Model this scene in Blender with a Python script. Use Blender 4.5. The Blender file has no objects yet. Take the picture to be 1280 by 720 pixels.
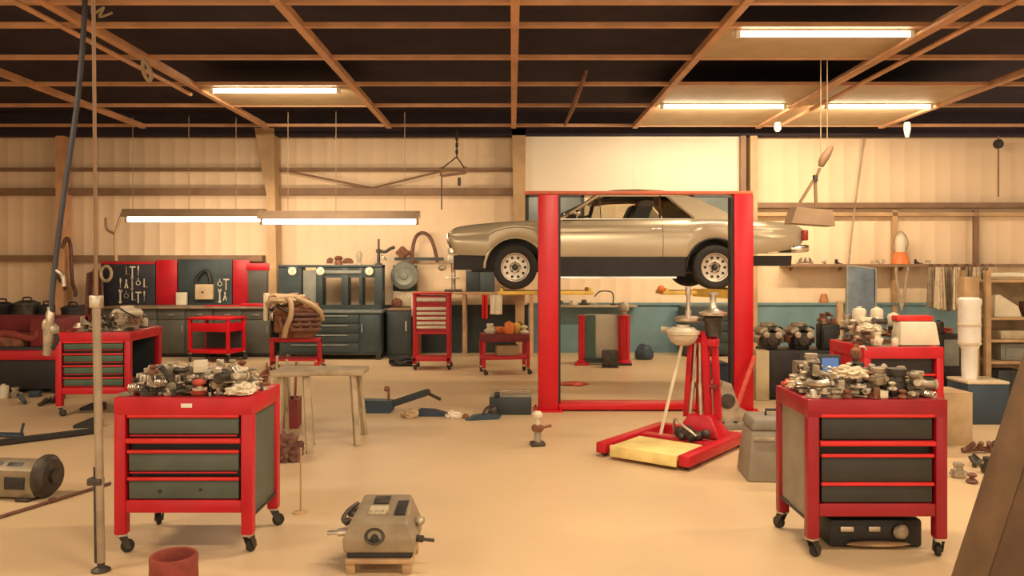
import bpy, bmesh, math, random
from mathutils import Vector, Matrix, Euler, noise

random.seed(7)
S = bpy.context.scene
COL = S.collection
PI = math.pi
CAM_H, HZ, F = 1.7, 332.0, 1000.0     # eye height, horizon row and focal length of the photograph

def X(px, d): return (px - 640.0) * d / F
def Z(py, d): return CAM_H - (py - HZ) * d / F
def D(py): return CAM_H * F / (py - HZ)

# ------------------------------------------------------------------ materials
MATS = {}
def mat(name, col, rough=0.55, metal=0.0, var=0.12, scale=6.0, bump=0.0, spec=0.5, col2=None, dirt=None):
    if name in MATS: return MATS[name]
    m = bpy.data.materials.new(name); m.use_nodes = True
    nt = m.node_tree; b = nt.nodes['Principled BSDF']
    b.inputs['Roughness'].default_value = rough
    b.inputs['Metallic'].default_value = metal
    b.inputs['Specular IOR Level'].default_value = spec
    tc = nt.nodes.new('ShaderNodeTexCoord')
    nz = nt.nodes.new('ShaderNodeTexNoise'); nz.inputs['Scale'].default_value = scale
    nz.inputs['Detail'].default_value = 5.0
    nt.links.new(tc.outputs['Object'], nz.inputs['Vector'])
    r = nt.nodes.new('ShaderNodeValToRGB')
    c1 = [max(0, c * (1 - var)) for c in col[:3]] + [1]
    c2 = (list(col2) + [1])[:4] if col2 else [min(1, c * (1 + var)) for c in col[:3]] + [1]
    r.color_ramp.elements[0].color = c1; r.color_ramp.elements[0].position = 0.35
    r.color_ramp.elements[1].color = c2; r.color_ramp.elements[1].position = 0.65
    nt.links.new(nz.outputs['Fac'], r.inputs['Fac'])
    nt.links.new(r.outputs['Color'], b.inputs['Base Color'])
    if bump:
        bp = nt.nodes.new('ShaderNodeBump'); bp.inputs['Strength'].default_value = bump
        bp.inputs['Distance'].default_value = 0.02
        nt.links.new(nz.outputs['Fac'], bp.inputs['Height'])
        nt.links.new(bp.outputs['Normal'], b.inputs['Normal'])
    MATS[name] = m
    return m

def emis(name, col, strength):
    if name in MATS: return MATS[name]
    m = bpy.data.materials.new(name); m.use_nodes = True
    b = m.node_tree.nodes['Principled BSDF']
    b.inputs['Base Color'].default_value = (0.9, 0.9, 0.9, 1) if strength > 2 else (0.02, 0.02, 0.03, 1)
    b.inputs['Emission Color'].default_value = (*col, 1)
    b.inputs['Emission Strength'].default_value = strength
    MATS[name] = m
    return m

def glass(name, tint, refl=0.12):
    m = bpy.data.materials.new(name); m.use_nodes = True
    nt = m.node_tree; nt.nodes.clear()
    o = nt.nodes.new('ShaderNodeOutputMaterial')
    t = nt.nodes.new('ShaderNodeBsdfTransparent'); t.inputs['Color'].default_value = (*tint, 1)
    g = nt.nodes.new('ShaderNodeBsdfGlossy'); g.inputs['Roughness'].default_value = 0.05
    mx = nt.nodes.new('ShaderNodeMixShader'); mx.inputs['Fac'].default_value = refl
    nt.links.new(t.outputs[0], mx.inputs[1]); nt.links.new(g.outputs[0], mx.inputs[2])
    nt.links.new(mx.outputs[0], o.inputs['Surface'])
    MATS[name] = m
    return m

RED = mat('red_enamel', (0.50, 0.007, 0.020), 0.38, 0, 0.10, 4)
RED_SHADED = mat('shaded_red_enamel', (0.29, 0.004, 0.016), 0.36, 0, 0.10, 4)  # red enamel darkened: shade on the right cabinet put into its colour
RED2 = mat('red_post_paint', (0.58, 0.004, 0.015), 0.35, 0, 0.06, 2)
REDBAR = mat('bright_red_trim', (0.64, 0.020, 0.020), 0.35, 0, 0.08, 5)
MAROON = mat('maroon_enamel', (0.17, 0.016, 0.020), 0.5, 0, 0.25, 4)
GREYGREEN = mat('grey_green_drawer', (0.080, 0.102, 0.084), 0.45, 0, 0.15, 4)
CHARCOAL = mat('charcoal_drawer', (0.026, 0.026, 0.023), 0.5, 0, 0.15, 4)
TEALGREEN = mat('green_drawer', (0.060, 0.115, 0.080), 0.45, 0, 0.15, 4)
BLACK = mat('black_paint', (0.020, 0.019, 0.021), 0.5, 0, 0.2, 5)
RUBBER = mat('rubber', (0.022, 0.020, 0.019), 0.75, 0, 0.15, 8)
SLATE = mat('slate_paint', (0.052, 0.075, 0.080), 0.5, 0, 0.15, 3)
SLATED = mat('dark_slate_paint', (0.030, 0.042, 0.046), 0.5, 0, 0.2, 3)
TEAL = mat('teal_paint', (0.150, 0.270, 0.310), 0.5, 0, 0.12, 2)
NAVY = mat('navy_paint', (0.030, 0.055, 0.085), 0.5, 0, 0.2, 3)
BLUE = mat('blue_grey_vinyl', (0.115, 0.150, 0.195), 0.55, 0, 0.2, 5)
STEEL = mat('bright_steel', (0.62, 0.56, 0.47), 0.32, 0.85, 0.2, 9)
CHROME = mat('chrome', (0.80, 0.76, 0.68), 0.14, 1.0, 0.05, 5)
IRON = mat('dark_iron', (0.075, 0.065, 0.055), 0.5, 0.6, 0.3, 12, 0.2)
CAST = mat('cast_alloy', (0.43, 0.37, 0.28), 0.5, 0.45, 0.25, 12, 0.2)
TANMET = mat('tan_painted_metal', (0.47, 0.40, 0.28), 0.5, 0.1, 0.15, 7)
GUN = mat('gunmetal_casting', (0.30, 0.245, 0.17), 0.45, 0.35, 0.15, 8)
RUST = mat('rusty_iron', (0.23, 0.095, 0.050), 0.7, 0.2, 0.35, 14, 0.3)
BROWN = mat('brown_leather', (0.15, 0.065, 0.045), 0.6, 0, 0.3, 10, 0.3)
CANVAS = mat('canvas_cloth', (0.60, 0.50, 0.35), 0.85, 0, 0.15, 14, 0.2)
CREAM = mat('cream_paint', (0.72, 0.65, 0.50), 0.5, 0, 0.08, 5)
WHITE = mat('white_plastic', (0.80, 0.78, 0.72), 0.5, 0, 0.06, 5)
CARD = mat('cardboard', (0.46, 0.33, 0.19), 0.8, 0, 0.12, 6)
YELLOW = mat('yellow_paint', (0.78, 0.53, 0.10), 0.45, 0, 0.12, 6)
YELLOWP = mat('pale_yellow_paint', (0.82, 0.66, 0.26), 0.5, 0, 0.14, 6)
ORANGE = mat('orange_plastic', (0.80, 0.22, 0.06), 0.5, 0, 0.1, 6)
TERRA = mat('terracotta_red', (0.25, 0.045, 0.030), 0.75, 0, 0.2, 10, 0.2)
REDSOFT = mat('faded_red_cloth', (0.62, 0.11, 0.075), 0.8, 0, 0.2, 12)
GREY = mat('grey_panel', (0.22, 0.23, 0.20), 0.5, 0, 0.15, 5)
GREYP = mat('warm_grey_plastic', (0.27, 0.235, 0.185), 0.55, 0, 0.12, 5)
WOOD = mat('pine_wood', (0.42, 0.27, 0.14), 0.6, 0, 0.2, 5)
WOODG = mat('grey_weathered_wood', (0.40, 0.32, 0.21), 0.7, 0, 0.2, 6, 0.1)
BEAM = mat('ochre_primer_steel', (0.62, 0.34, 0.18), 0.55, 0, 0.14, 3)
BEAMD = mat('brown_girt_steel', (0.25, 0.15, 0.085), 0.6, 0, 0.15, 3)
COLUMN = mat('tan_column_steel', (0.50, 0.33, 0.17), 0.55, 0, 0.15, 2)
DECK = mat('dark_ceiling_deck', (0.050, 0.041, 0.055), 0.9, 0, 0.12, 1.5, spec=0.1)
REFL = mat('lamp_reflector_panel', (0.50, 0.37, 0.21), 0.6, 0, 0.08, 3)
SHADEM = mat('lamp_shade_metal', (0.34, 0.235, 0.15), 0.5, 0.1, 0.1, 4)
POLEM = mat('tan_galvanised_tube', (0.37, 0.30, 0.22), 0.45, 0.4, 0.2, 5)
CABLE = mat('cable_sheath', (0.40, 0.31, 0.20), 0.6, 0, 0.15, 6)
HOSEM = mat('blue_rubber_hose', (0.050, 0.052, 0.066), 0.55, 0, 0.15, 6)
CARP = mat('champagne_car_paint', (0.54, 0.47, 0.335), 0.26, 0.32, 0.03, 2)
TUBE = emis('fluorescent_tube', (1.0, 0.86, 0.62), 20.0)
SCREEN = emis('tablet_screen', (0.16, 0.30, 0.62), 0.6)
GLASS = glass('clear_window_glass', (0.92, 0.93, 0.90), 0.10)
GLASSD = glass('tinted_glass', (0.50, 0.54, 0.52), 0.14)

# ------------------------------------------------------------------ mesh builder
def frame_to(p, axis):
    z = Vector(axis).normalized()
    return Matrix.Translation(p) @ z.to_track_quat('Z', 'Y').to_matrix().to_4x4()

class MB:
    def __init__(s): s.bm = bmesh.new()
    def box(s, c, d, bev=0.0, R=None, top=None):
        M = Matrix.Translation(c)
        if R is not None: M = M @ Euler(R).to_matrix().to_4x4()
        r = bmesh.ops.create_cube(s.bm, size=1.0)
        vs = r['verts']
        for v in vs:
            k = 1.0
            sx, sy = d[0], d[1]
            if top and v.co.z > 0: sx *= top[0]; sy *= top[1]
            v.co = M @ Vector((v.co.x * sx, v.co.y * sy, v.co.z * d[2]))
        if bev:
            es = list({e for v in vs for e in v.link_edges})
            bmesh.ops.bevel(s.bm, geom=es, offset=min(bev, 0.45 * min(d)), segments=2, profile=0.5, affect='EDGES')
        return s
    def bx(s, x0, x1, y0, y1, z0, z1, bev=0.0):
        return s.box(((x0+x1)/2, (y0+y1)/2, (z0+z1)/2), (abs(x1-x0), abs(y1-y0), abs(z1-z0)), bev)
    def cyl(s, p0, p1, r0, r1=None, n=16):
        p0, p1 = Vector(p0), Vector(p1)
        L = (p1 - p0).length
        if L < 1e-6: return s
        M = frame_to((p0 + p1) / 2, p1 - p0)
        bmesh.ops.create_cone(s.bm, cap_ends=True, segments=n, radius1=r0, radius2=r0 if r1 is None else r1, depth=L, matrix=M)
        return s
    def bar(s, p0, p1, w, h=None, bev=0.0):
        p0, p1 = Vector(p0), Vector(p1)
        d = p1 - p0; L = d.length
        q = d.normalized().to_track_quat('Z', 'Y').to_matrix().to_4x4()
        M = Matrix.Translation((p0 + p1) / 2) @ q
        r = bmesh.ops.create_cube(s.bm, size=1.0)
        vs = r['verts']
        for v in vs: v.co = M @ Vector((v.co.x * w, v.co.y * (h or w), v.co.z * L))
        if bev:
            es = list({e for v in vs for e in v.link_edges})
            bmesh.ops.bevel(s.bm, geom=es, offset=bev, segments=2, profile=0.5, affect='EDGES')
        return s
    def tube(s, pts, r, n=8, sub=4, closed=False):
        P = [Vector(p) for p in pts]
        if sub > 1 and len(P) > 2:
            Q = []
            m = len(P)
            rng = range(m if closed else m - 1)
            for i in rng:
                g = (lambda k: P[k % m]) if closed else (lambda k: P[max(0, min(m - 1, k))])
                a, b, c, e = g(i-1), g(i), g(i+1), g(i+2)
                for j in range(sub):
                    t = j / sub
                    Q.append(0.5 * ((2*b) + (c-a)*t + (2*a-5*b+4*c-e)*t*t + (3*b-a-3*c+e)*t*t*t))
            if not closed: Q.append(P[-1])
            P = Q
        m = len(P)
        rings = []
        up = None
        for i in range(m):
            if closed: t = P[(i+1) % m] - P[i-1]
            else: t = P[min(m-1, i+1)] - P[max(0, i-1)]
            t.normalize()
            if up is None:
                up = Vector((0, 0, 1)) if abs(t.z) < 0.9 else Vector((1, 0, 0))
            u = (up - t * up.dot(t))
            if u.length < 1e-5: u = t.orthogonal()
            u.normalize(); v = t.cross(u); up = u
            rr = r(i / (m - 1)) if callable(r) else r
            rings.append([s.bm.verts.new(P[i] + (u * math.cos(2*PI*k/n) + v * math.sin(2*PI*k/n)) * rr) for k in range(n)])
        for i in range(m if closed else m - 1):
            a, b = rings[i], rings[(i+1) % m]
            for k in range(n):
                s.bm.faces.new((a[k], a[(k+1) % n], b[(k+1) % n], b[k]))
        if not closed:
            s.bm.faces.new(list(reversed(rings[0]))); s.bm.faces.new(rings[-1])
        return s
    def lathe(s, prof, p=(0, 0, 0), axis=(0, 0, 1), n=24):
        M = frame_to(Vector(p), axis)
        rings = []
        for r, z in prof:
            if r < 1e-6: rings.append([s.bm.verts.new(M @ Vector((0, 0, z)))])
            else: rings.append([s.bm.verts.new(M @ Vector((r*math.cos(2*PI*k/n), r*math.sin(2*PI*k/n), z))) for k in range(n)])
        for a, b in zip(rings, rings[1:]):
            for k in range(n):
                if len(a) == 1 and len(b) == 1: continue
                if len(a) == 1: s.bm.faces.new((a[0], b[k], b[(k+1) % n]))
                elif len(b) == 1: s.bm.faces.new((a[k], a[(k+1) % n], b[0]))
                else: s.bm.faces.new((a[k], a[(k+1) % n], b[(k+1) % n], b[k]))
        for q in (rings[0], rings[-1]):
            if len(q) > 2 and rings[0] is not rings[-1]:
                try: s.bm.faces.new(q)
                except ValueError: pass
        return s
    def prism(s, poly, a, b, plane='xz'):
        def P(u, v, w):
            return {'xz': (u, w, v), 'xy': (u, v, w), 'yz': (w, u, v)}[plane]
        A = [s.bm.verts.new(P(u, v, a)) for u, v in poly]
        B = [s.bm.verts.new(P(u, v, b)) for u, v in poly]
        n = len(poly)
        s.bm.faces.new(A); s.bm.faces.new(list(reversed(B)))
        for i in range(n): s.bm.faces.new((A[i], B[i], B[(i+1) % n], A[(i+1) % n]))
        return s
    def solid(s, quad, th):
        q = [Vector(v) for v in quad]
        nrm = (q[1]-q[0]).cross(q[2]-q[0]).normalized() * th
        A = [s.bm.verts.new(v) for v in q]; B = [s.bm.verts.new(v + nrm) for v in q]
        n = len(q)
        s.bm.faces.new(A); s.bm.faces.new(list(reversed(B)))
        for i in range(n): s.bm.faces.new((A[i], B[i], B[(i+1) % n], A[(i+1) % n]))
        return s
    def blob(s, c, r, amp=0.25, freq=4.0, seed=0, sub=3, flat=True):
        res = bmesh.ops.create_icosphere(s.bm, subdivisions=sub, radius=1.0)
        for v in res['verts']:
            n = v.co.normalized()
            k = 1 + amp * noise.noise(n * freq + Vector((seed*3.1, seed*1.7, seed))) + amp*0.5*noise.noise(n * freq*2.3 + Vector((seed, 9, 3)))
            p = Vector((n.x*r[0], n.y*r[1], n.z*r[2])) * k
            if flat and p.z < -r[2]*0.55: p.z = -r[2]*0.55
            v.co = Vector(c) + p
        return s
    def sheet(s, grid, th=0.0):
        rows = [[s.bm.verts.new(p) for p in row] for row in grid]
        for a, b in zip(rows, rows[1:]):
            for k in range(len(a)-1):
                s.bm.faces.new((a[k], a[k+1], b[k+1], b[k]))
        if th:
            bmesh.ops.recalc_face_normals(s.bm, faces=s.bm.faces[:])
            bmesh.ops.solidify(s.bm, geom=s.bm.faces[:], thickness=th)
        return s
    def mesh(s, name, m, smooth=True):
        me = bpy.data.meshes.new(name)
        bmesh.ops.remove_doubles(s.bm, verts=s.bm.verts[:], dist=1e-6)
        bmesh.ops.recalc_face_normals(s.bm, faces=s.bm.faces[:])
        s.bm.to_mesh(me); s.bm.free()
        me.materials.append(m)
        if smooth and me.polygons:
            me.polygons.foreach_set('use_smooth', [True] * len(me.polygons))
            me.set_sharp_from_angle(angle=math.radians(38))
        return me
    def build(s, name, m, parent=None, loc=None, rz=0, label=None):
        o = bpy.data.objects.new(name, s.mesh(name, m))
        COL.objects.link(o)
        if parent is not None: o.parent = parent
        if loc is not None: o.location = loc
        if rz: o.rotation_euler = (0, 0, rz)
        if label: o['label'] = label
        return o

def tag(o, label, cat, group=None, kind=None):
    o['label'] = label; o['category'] = cat
    if group: o['group'] = group
    if kind: o['kind'] = kind
    return o

def thing(name, label, cat, loc=(0, 0, 0), rz=0.0, group=None, rx=0, ry=0):
    o = bpy.data.objects.new(name, None); COL.objects.link(o)
    o.empty_display_size = 0.1
    o.location = loc; o.rotation_euler = (rx, ry, rz)
    return tag(o, label, cat, group)

def struct(mb, name, m, label, cat):
    o = mb.build(name, m)
    return tag(o, label, cat, kind='structure')

def copy_tree(o, parent=None):
    c = o.copy(); COL.objects.link(c)
    if parent is not None: c.parent = parent
    for ch in list(o.children): copy_tree(ch, c)
    return c

# ------------------------------------------------------------------ the room
BACK = 15.8
CZ = 4.2                                   # underside of the roof steel
floor_m = mat('painted_concrete_floor', (0.60, 0.45, 0.275), 0.42, 0, 0.07, 0.55, 0.02, 0.4)
wall_m = mat('cream_ribbed_sheet', (0.88, 0.68, 0.46), 0.6, 0, 0.05, 0.8)
wall_w = mat('white_header_sheet', (0.78, 0.70, 0.55), 0.55, 0, 0.03, 1.0)
struct(MB().bx(-11, 11, -7, BACK+0.3, -0.2, 0), 'floor', floor_m, 'smooth tan painted concrete workshop floor', 'floor')
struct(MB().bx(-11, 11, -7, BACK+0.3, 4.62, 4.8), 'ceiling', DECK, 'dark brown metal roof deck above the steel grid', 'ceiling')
# ribbed sheet wall: real ribs
prof = [(-11.0, 0.0)]
x = -11.0
k = 0
while x < 10.9:
    prof += [(x+0.115, 0), (x+0.135, -0.007), (x+0.165, -0.007), (x+0.185, 0)]
    x += 0.30
prof += [(11.0, 0.0)]
struct(MB().prism([(a, BACK+b) for a, b in prof] + [(11.0, BACK+0.2), (-11.0, BACK+0.2)], 0, 4.62, 'xy'), 'wall_back', wall_m,
       'cream ribbed sheet metal wall across the far end of the workshop', 'wall')
struct(MB().bx(-11.2, -11, -7, BACK+0.2, 0, 4.62), 'wall_left', wall_m, 'plain cream side wall on the left of the workshop', 'wall')
struct(MB().bx(11, 11.2, -7, 9.3, 0, 4.62).bx(11, 11.2, 14.6, BACK+0.2, 0, 4.62).bx(11, 11.2, 9.3, 14.6, 4.1, 4.62), 'wall_right', wall_m, 'cream side wall on the right with an open bay added for daylight', 'wall')  # bay opening added out of view to let daylight onto the far wall
TN = [0]
def trim(mb, m, label, cat='beam'):
    TN[0] += 1
    return struct(mb, 'trim_%d' % TN[0], m, label, cat)
# purlins across
pn = ['nearest', 'second', 'third', 'fourth', 'fifth', 'farthest']
for i, y in enumerate((7.65, 8.40, 9.70, 11.12, 12.60, 14.40)):
    trim(MB().bx(-11, 11, y-0.035, y+0.035, CZ, CZ+0.048), BEAM, '%s ochre steel purlin running across the ceiling grid' % pn[i])
rn = {-6.66: 'outer left', -4.44: 'left pipe carrying', -2.22: 'inner left', 0.03: 'central', 2.22: 'inner right', 4.44: 'right pipe carrying', 6.66: 'outer right'}
for xx, nm in rn.items():
    trim(MB().bx(xx-0.043, xx+0.043, -6, 14.45, CZ-0.025, CZ+0.055), BEAM, '%s ochre steel rafter running toward the far wall' % nm)
# deck cross ribs between (dark), fascia over the back wall
trim(MB().bx(-11, 11, 15.35, 15.6, 4.20, 4.62), DECK, 'dark brown eave beam above the far wall')
for y in (6.0, 4.0, 2.0, 0.0, -2.0, -4.0):
    pass
# pipes along the two pipe carrying rafters
trim(MB().cyl((-4.62, 3, CZ-0.06), (-4.58, 11.4, CZ-0.06), 0.028, n=10), BEAM, 'thin conduit pipe under the left ceiling rafter', 'pipe')
trim(MB().cyl((4.64, 3, CZ-0.07), (4.66, 14.0, CZ-0.07), 0.030, n=10), BEAM, 'thin conduit pipe under the right ceiling rafter', 'pipe')
trim(MB().cyl((4.30, 3, CZ-0.05), (4.30, 12.4, CZ-0.05), 0.022, n=10), BEAM, 'slender conduit pipe beside the right ceiling rafter', 'pipe')
# wall girts and columns
def girt(px0, px1, py, h, dep, m, label, d=15.7):
    z = Z(py, d)
    trim(MB().bx(X(px0, d), X(px1, d), d-dep, BACK-0.02, z-h/2, z+h/2), m, label)
girt(-60, 655, 212, 0.055, 0.10, BEAMD, 'thin dark wall girt high on the left of the far wall')
girt(-60, 655, 240, 0.13, 0.14, BEAMD, 'thick brown wall girt halfway up the left of the far wall')
girt(-60, 330, 323, 0.12, 0.12, BEAMD, 'low brown wall girt left of the tapered column')
girt(940, 1345, 257, 0.10, 0.12, BEAMD, 'brown girt on the right of the far wall, above the painted shadow strip')
girt(940, 1345, 268, 0.07, 0.10, COLUMN, 'painted shadow strip under the girt on the right of the far wall')  # strip built as the shadow line below the girt above
def column(pts, m, label, y0=15.15, y1=15.68):
    trim(MB().prism([(X(a, 15.5), Z(b, 15.5)) for a, b in pts], y0, y1), m, label, 'column')
column([(322, 162), (346, 162), (351, 440), (338, 440), (337, 245)], COLUMN, 'tapered tan steel column behind the hanging lamps', 15.3)
column([(640, 162), (657, 162), (655, 440), (645, 440)], COLUMN, 'tan steel column left of the white header panel', 15.35)
column([(924, 162), (931, 162), (931, 440), (924, 440)], BEAMD, 'narrow dark steel column right of the white header panel', 15.4)
column([(936, 168), (945, 168), (945, 440), (936, 440)], COLUMN, 'narrow tan steel column beside the dark one at the right', 15.4)
column([(73, 165), (83, 165), (83, 440), (73, 440)], BEAM, 'orange brown steel post on the left of the far wall', 15.4)
column([(1119, 262), (1125, 262), (1125, 440), (1119, 440)], COLUMN, 'thin tan stud on the right of the far wall', 15.6)
column([(1222, 262), (1228, 262), (1228, 440), (1222, 440)], BEAMD, 'thin brown stud beside the hanging aprons', 15.6)
# light diagonal brace rods of the far wall
trim(MB().tube([(X(345, 15.6), 15.62, Z(211, 15.6)), (X(465, 15.6), 15.62, Z(235, 15.6)), (X(560, 15.6), 15.62, Z(212, 15.6))], 0.02, sub=1), BEAMD, 'thin brown sway brace rods high on the far wall', 'brace')
# header panel, windows
d = 15.6
struct(MB().bx(X(656, d), X(923, d), d-0.1, BACK-0.03, Z(240, d), Z(171, d)).bx(X(792, d)-.008, X(792, d)+.008, d-0.106, d-0.098, Z(240, d), Z(171, d)), 'wall_header', wall_w,
       'smooth white wall panel above the lifted car', 'wall')
def window(n, px0, px1, label):
    w = MB().bx(X(px0, d), X(px1, d), d-0.04, BACK-0.02, Z(300, d), Z(243, d)).build('window_%d' % n, SLATE)
    tag(w, label, 'window', kind='structure')
    f = MB()
    a, b, c, e = X(px0, d), X(px1, d), Z(300, d), Z(243, d)
    for q in ((a, b, c, c+.06), (a, b, e-.06, e), (a, a+.06, c, e), (b-.06, b, c, e)): f.bx(q[0], q[1], d-0.08, d-0.03, q[2], q[3])
    f.build('window_frame', SLATED, w)
    MB().bx(a+.06, b-.06, d-0.06, d-0.05, c+.06, e-.06).build('window_pane', mat('dull_window_glass', (0.16, 0.19, 0.18), 0.12, 0, 0.1, 2), w)
window(1, 657, 730, 'grey window behind the bonnet of the lifted car')
window(2, 862, 922, 'grey window behind the rear window of the lifted car')
# wainscot
struct(MB().bx(-11, X(660, 15.7), 15.62, BACK-0.02, 0, 0.93), 'baseboard_left', SLATED, 'dark slate wainscot along the left of the far wall', 'wainscot')
struct(MB().bx(X(660, 15.7), 11, 15.62, BACK-0.02, 0, 0.93).bx(X(660, 15.7), 11, 15.58, BACK-.02, 0.93, 0.97), 'baseboard_right', TEAL, 'teal painted wainscot along the right of the far wall', 'wainscot')

# ------------------------------------------------------------------ lamps
def area(name, loc, sx, sy, watts, col=(1, 0.765, 0.51), rot=(0, 0, 0)):
    l = bpy.data.lights.new(name, 'AREA'); l.shape = 'RECTANGLE'; l.size = sx; l.size_y = sy
    l.energy = watts; l.color = col
    o = bpy.data.objects.new(name, l); COL.objects.link(o); o.location = loc; o.rotation_euler = rot
    return o
def ceiling_light(x0, x1, y, ya, yb, px0, px1, label, watts, tilt=0):
    cx = (x0 + x1) / 2
    t = thing('ceiling_light', label, 'ceiling lamp', (cx, y, CZ - 0.045), group='fluorescent ceiling lamps')
    MB().bx(px0-cx, px1-cx, ya-y, yb-y, 0.055, 0.085).build('reflector', REFL, t)
    MB().bx(x0-cx, x1-cx, -0.04, 0.04, 0.035, 0.055, 0.008).build('batten', CREAM, t)
    MB().cyl((x0-cx+.05, 0, 0.0), (x1-cx-.05, 0, 0.0), 0.019, n=12).build('tube', TUBE, t)
    for q in (x0-cx, x1-cx-.05): MB().bx(q, q+.05, -0.03, 0.03, -0.028, 0.04, .006).build('end_cap', WHITE, t)
    area('lamp_light', (cx, y, CZ - 0.075), x1-x0-.1, 0.10, watts, rot=(math.radians(tilt), 0, 0))
    return t
CW = 95
ceiling_light(-4.25, -2.42, 11.27, 11.16, 12.56, -4.39, -2.27, 'fluorescent ceiling lamp on a cream panel above the left side', 66, 40)
ceiling_light(2.38, 4.28, 8.52, 8.44, 9.66, 2.27, 4.39, 'brightest fluorescent ceiling lamp, between the two right rafters near the top', CW)
ceiling_light(2.30, 4.25, 12.40, 11.16, 14.34, 2.27, 4.39, 'long ceiling lamp above and behind the right lift post', 115, 52)
ceiling_light(4.85, 6.52, 12.40, 11.16, 14.34, 4.49, 6.61, 'ceiling lamp at far right beyond the right pipe rafter', 115, 52)
for yy in (5.6, 2.2, -1.5):  # unseen lamp rows added overhead to light the near part of the room
    for xx, nm in ((-5.6, 'left'), (0.0 + 1.1, 'middle'), (5.6, 'right')):
        nmy = {5.6: 'first', 2.2: 'second', -1.5: 'third'}[yy]
        ceiling_light(xx-.95, xx+.95, yy, yy-.3, yy+.3, xx-1.02, xx+1.02, 'added unseen overhead lamp, %s of the %s row near the viewer' % (nm, nmy), 118)

def hanging_lamp(px0, px1, py, d, wires, label):
    x0, x1, z = X(px0, d), X(px1, d), Z(py, d)
    cx = (x0+x1)/2; w = (x1-x0)/2
    t = thing('hanging_lamp', label, 'hanging lamp', (cx, d, z), group='long hanging fluorescent lamps')
    MB().prism([(-.16, .03), (-.09, .17), (.09, .17), (.16, .03), (.14, .03), (.08, .15), (-.08, .15), (-.14, .03)], -w-.06, w+.06, 'yz').build('lamp_shade', SHADEM, t)
    MB().cyl((-w, 0, 0), (w, 0, 0), 0.04, n=14).build('tube', TUBE, t)
    for q in (-w-.04, w): MB().bx(q, q+.04, -.04, .04, -.05, .15, .006).build('end_cap', SHADEM, t)
    for q in wires:
        qx = X(q, d) - cx
        MB().cyl((qx, 0, .165), (qx, 0, CZ - z + 0.02), 0.005, n=6).build('suspension_wire', CABLE, t)
    area('lamp_light', (cx, d, z-0.06), 2*w, 0.10, 42, rot=(math.radians(55), 0, 0))
    return t
hanging_lamp(160, 328, 274, 13.55, (166, 236, 295), 'long hanging fluorescent lamp above the left pegboards')
hanging_lamp(329, 520, 277, 13.10, (360, 420, 506), 'long hanging fluorescent lamp above the teal workbench')
# ------------------------------------------------------------------ the car on the lift
CD = 10.3
CARX = X(784, CD)
def lx(px): return (px - 784) * 0.0103
def lz(py): return 0.32 - (py - 332) * 0.0103
def interp(tab, x):
    if x <= tab[0][0]: return tab[0][1]
    for (a, b), (c, e) in zip(tab, tab[1:]):
        if x <= c: return b + (e - b) * (x - a) / (c - a)
    return tab[-1][1]
TOP = [(560, 290), (564, 286), (572, 283.5), (590, 281), (620, 278.5), (650, 276.5), (700, 274.5), (760, 273.5), (870, 272.5), (905, 273), (950, 275), (985, 278), (1002, 281), (1009, 286)]
BOT = [(560, 300), (564, 312), (570, 319), (606, 320), (690, 321.5), (862, 321.5), (930, 320), (985, 313), (1002, 309), (1009, 300)]
ARCH = [(644, 334, 37.0), (895, 335, 36.0)]
def zbot(px, low=False):
    y = interp(BOT, px)
    for cx, cy, r in ARCH:
        if abs(px - cx) < r:
            y = min(y, cy - math.sqrt(r*r - (px-cx)**2))
    return y
def halfw(px):
    w = 0.86
    if px < 625: w -= 0.13 * ((625-px)/65.0) ** 2
    if px > 950: w -= 0.09 * ((px-950)/60.0) ** 2
    return w
car = thing('car', 'champagne two-door coupe with black lower sides raised on the red lift', 'car', (CARX, CD + 0.86, 1.385))
st = sorted(set([560 + 2.5*i for i in range(0, 16)] + [600 + 4*i for i in range(0, 103)] + [606.9, 607.2, 609, 611, 677, 679, 680.8, 681.1, 858.9, 859.2, 861, 863, 927, 929, 930.8, 931.1, 1002, 1005, 1007.5, 1009]))
mb = MB(); rings = []
SEC = [(0.0, .035), (.12, .012), (.35, 0.0), (.58, .002), (.64, .018), (.70, .016), (.85, .03), (.95, .055), (1.0, .11)]
for px in st:
    w = halfw(px); zb, zt = lz(zbot(px)), lz(interp(TOP, px))
    ring = []
    half = [(-(w - o), zb + (zt-zb)*t) for t, o in SEC] + [(-.62*w, zt + .018), (-.3*w, zt + .030), (0, zt + .034)]
    pts = half + [(-y, z) for y, z in reversed(half[:-1])]
    rings.append([mb.bm.verts.new((lx(px), y, z)) for y, z in pts])
for a, b in zip(rings, rings[1:]):
    n = len(a)
    for k in range(n): mb.bm.faces.new((a[k], a[(k+1) % n], b[(k+1) % n], b[k]))
mb.bm.faces.new(rings[0]); mb.bm.faces.new(list(reversed(rings[-1])))
mb.build('body', CARP, car)
# black lower side panels
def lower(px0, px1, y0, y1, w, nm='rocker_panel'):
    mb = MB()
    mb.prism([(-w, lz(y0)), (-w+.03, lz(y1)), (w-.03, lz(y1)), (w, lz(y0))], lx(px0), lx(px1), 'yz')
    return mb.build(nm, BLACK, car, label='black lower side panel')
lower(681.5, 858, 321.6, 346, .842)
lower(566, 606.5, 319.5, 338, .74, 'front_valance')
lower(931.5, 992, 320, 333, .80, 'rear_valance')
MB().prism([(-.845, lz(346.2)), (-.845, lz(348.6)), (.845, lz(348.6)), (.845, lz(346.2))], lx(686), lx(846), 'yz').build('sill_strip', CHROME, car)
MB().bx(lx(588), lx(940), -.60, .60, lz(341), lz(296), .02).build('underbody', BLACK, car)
MB().cyl((lx(690), .35, lz(349)), (lx(955), .35, lz(338)), .03, n=10).build('exhaust_pipe', IRON, car)
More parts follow.
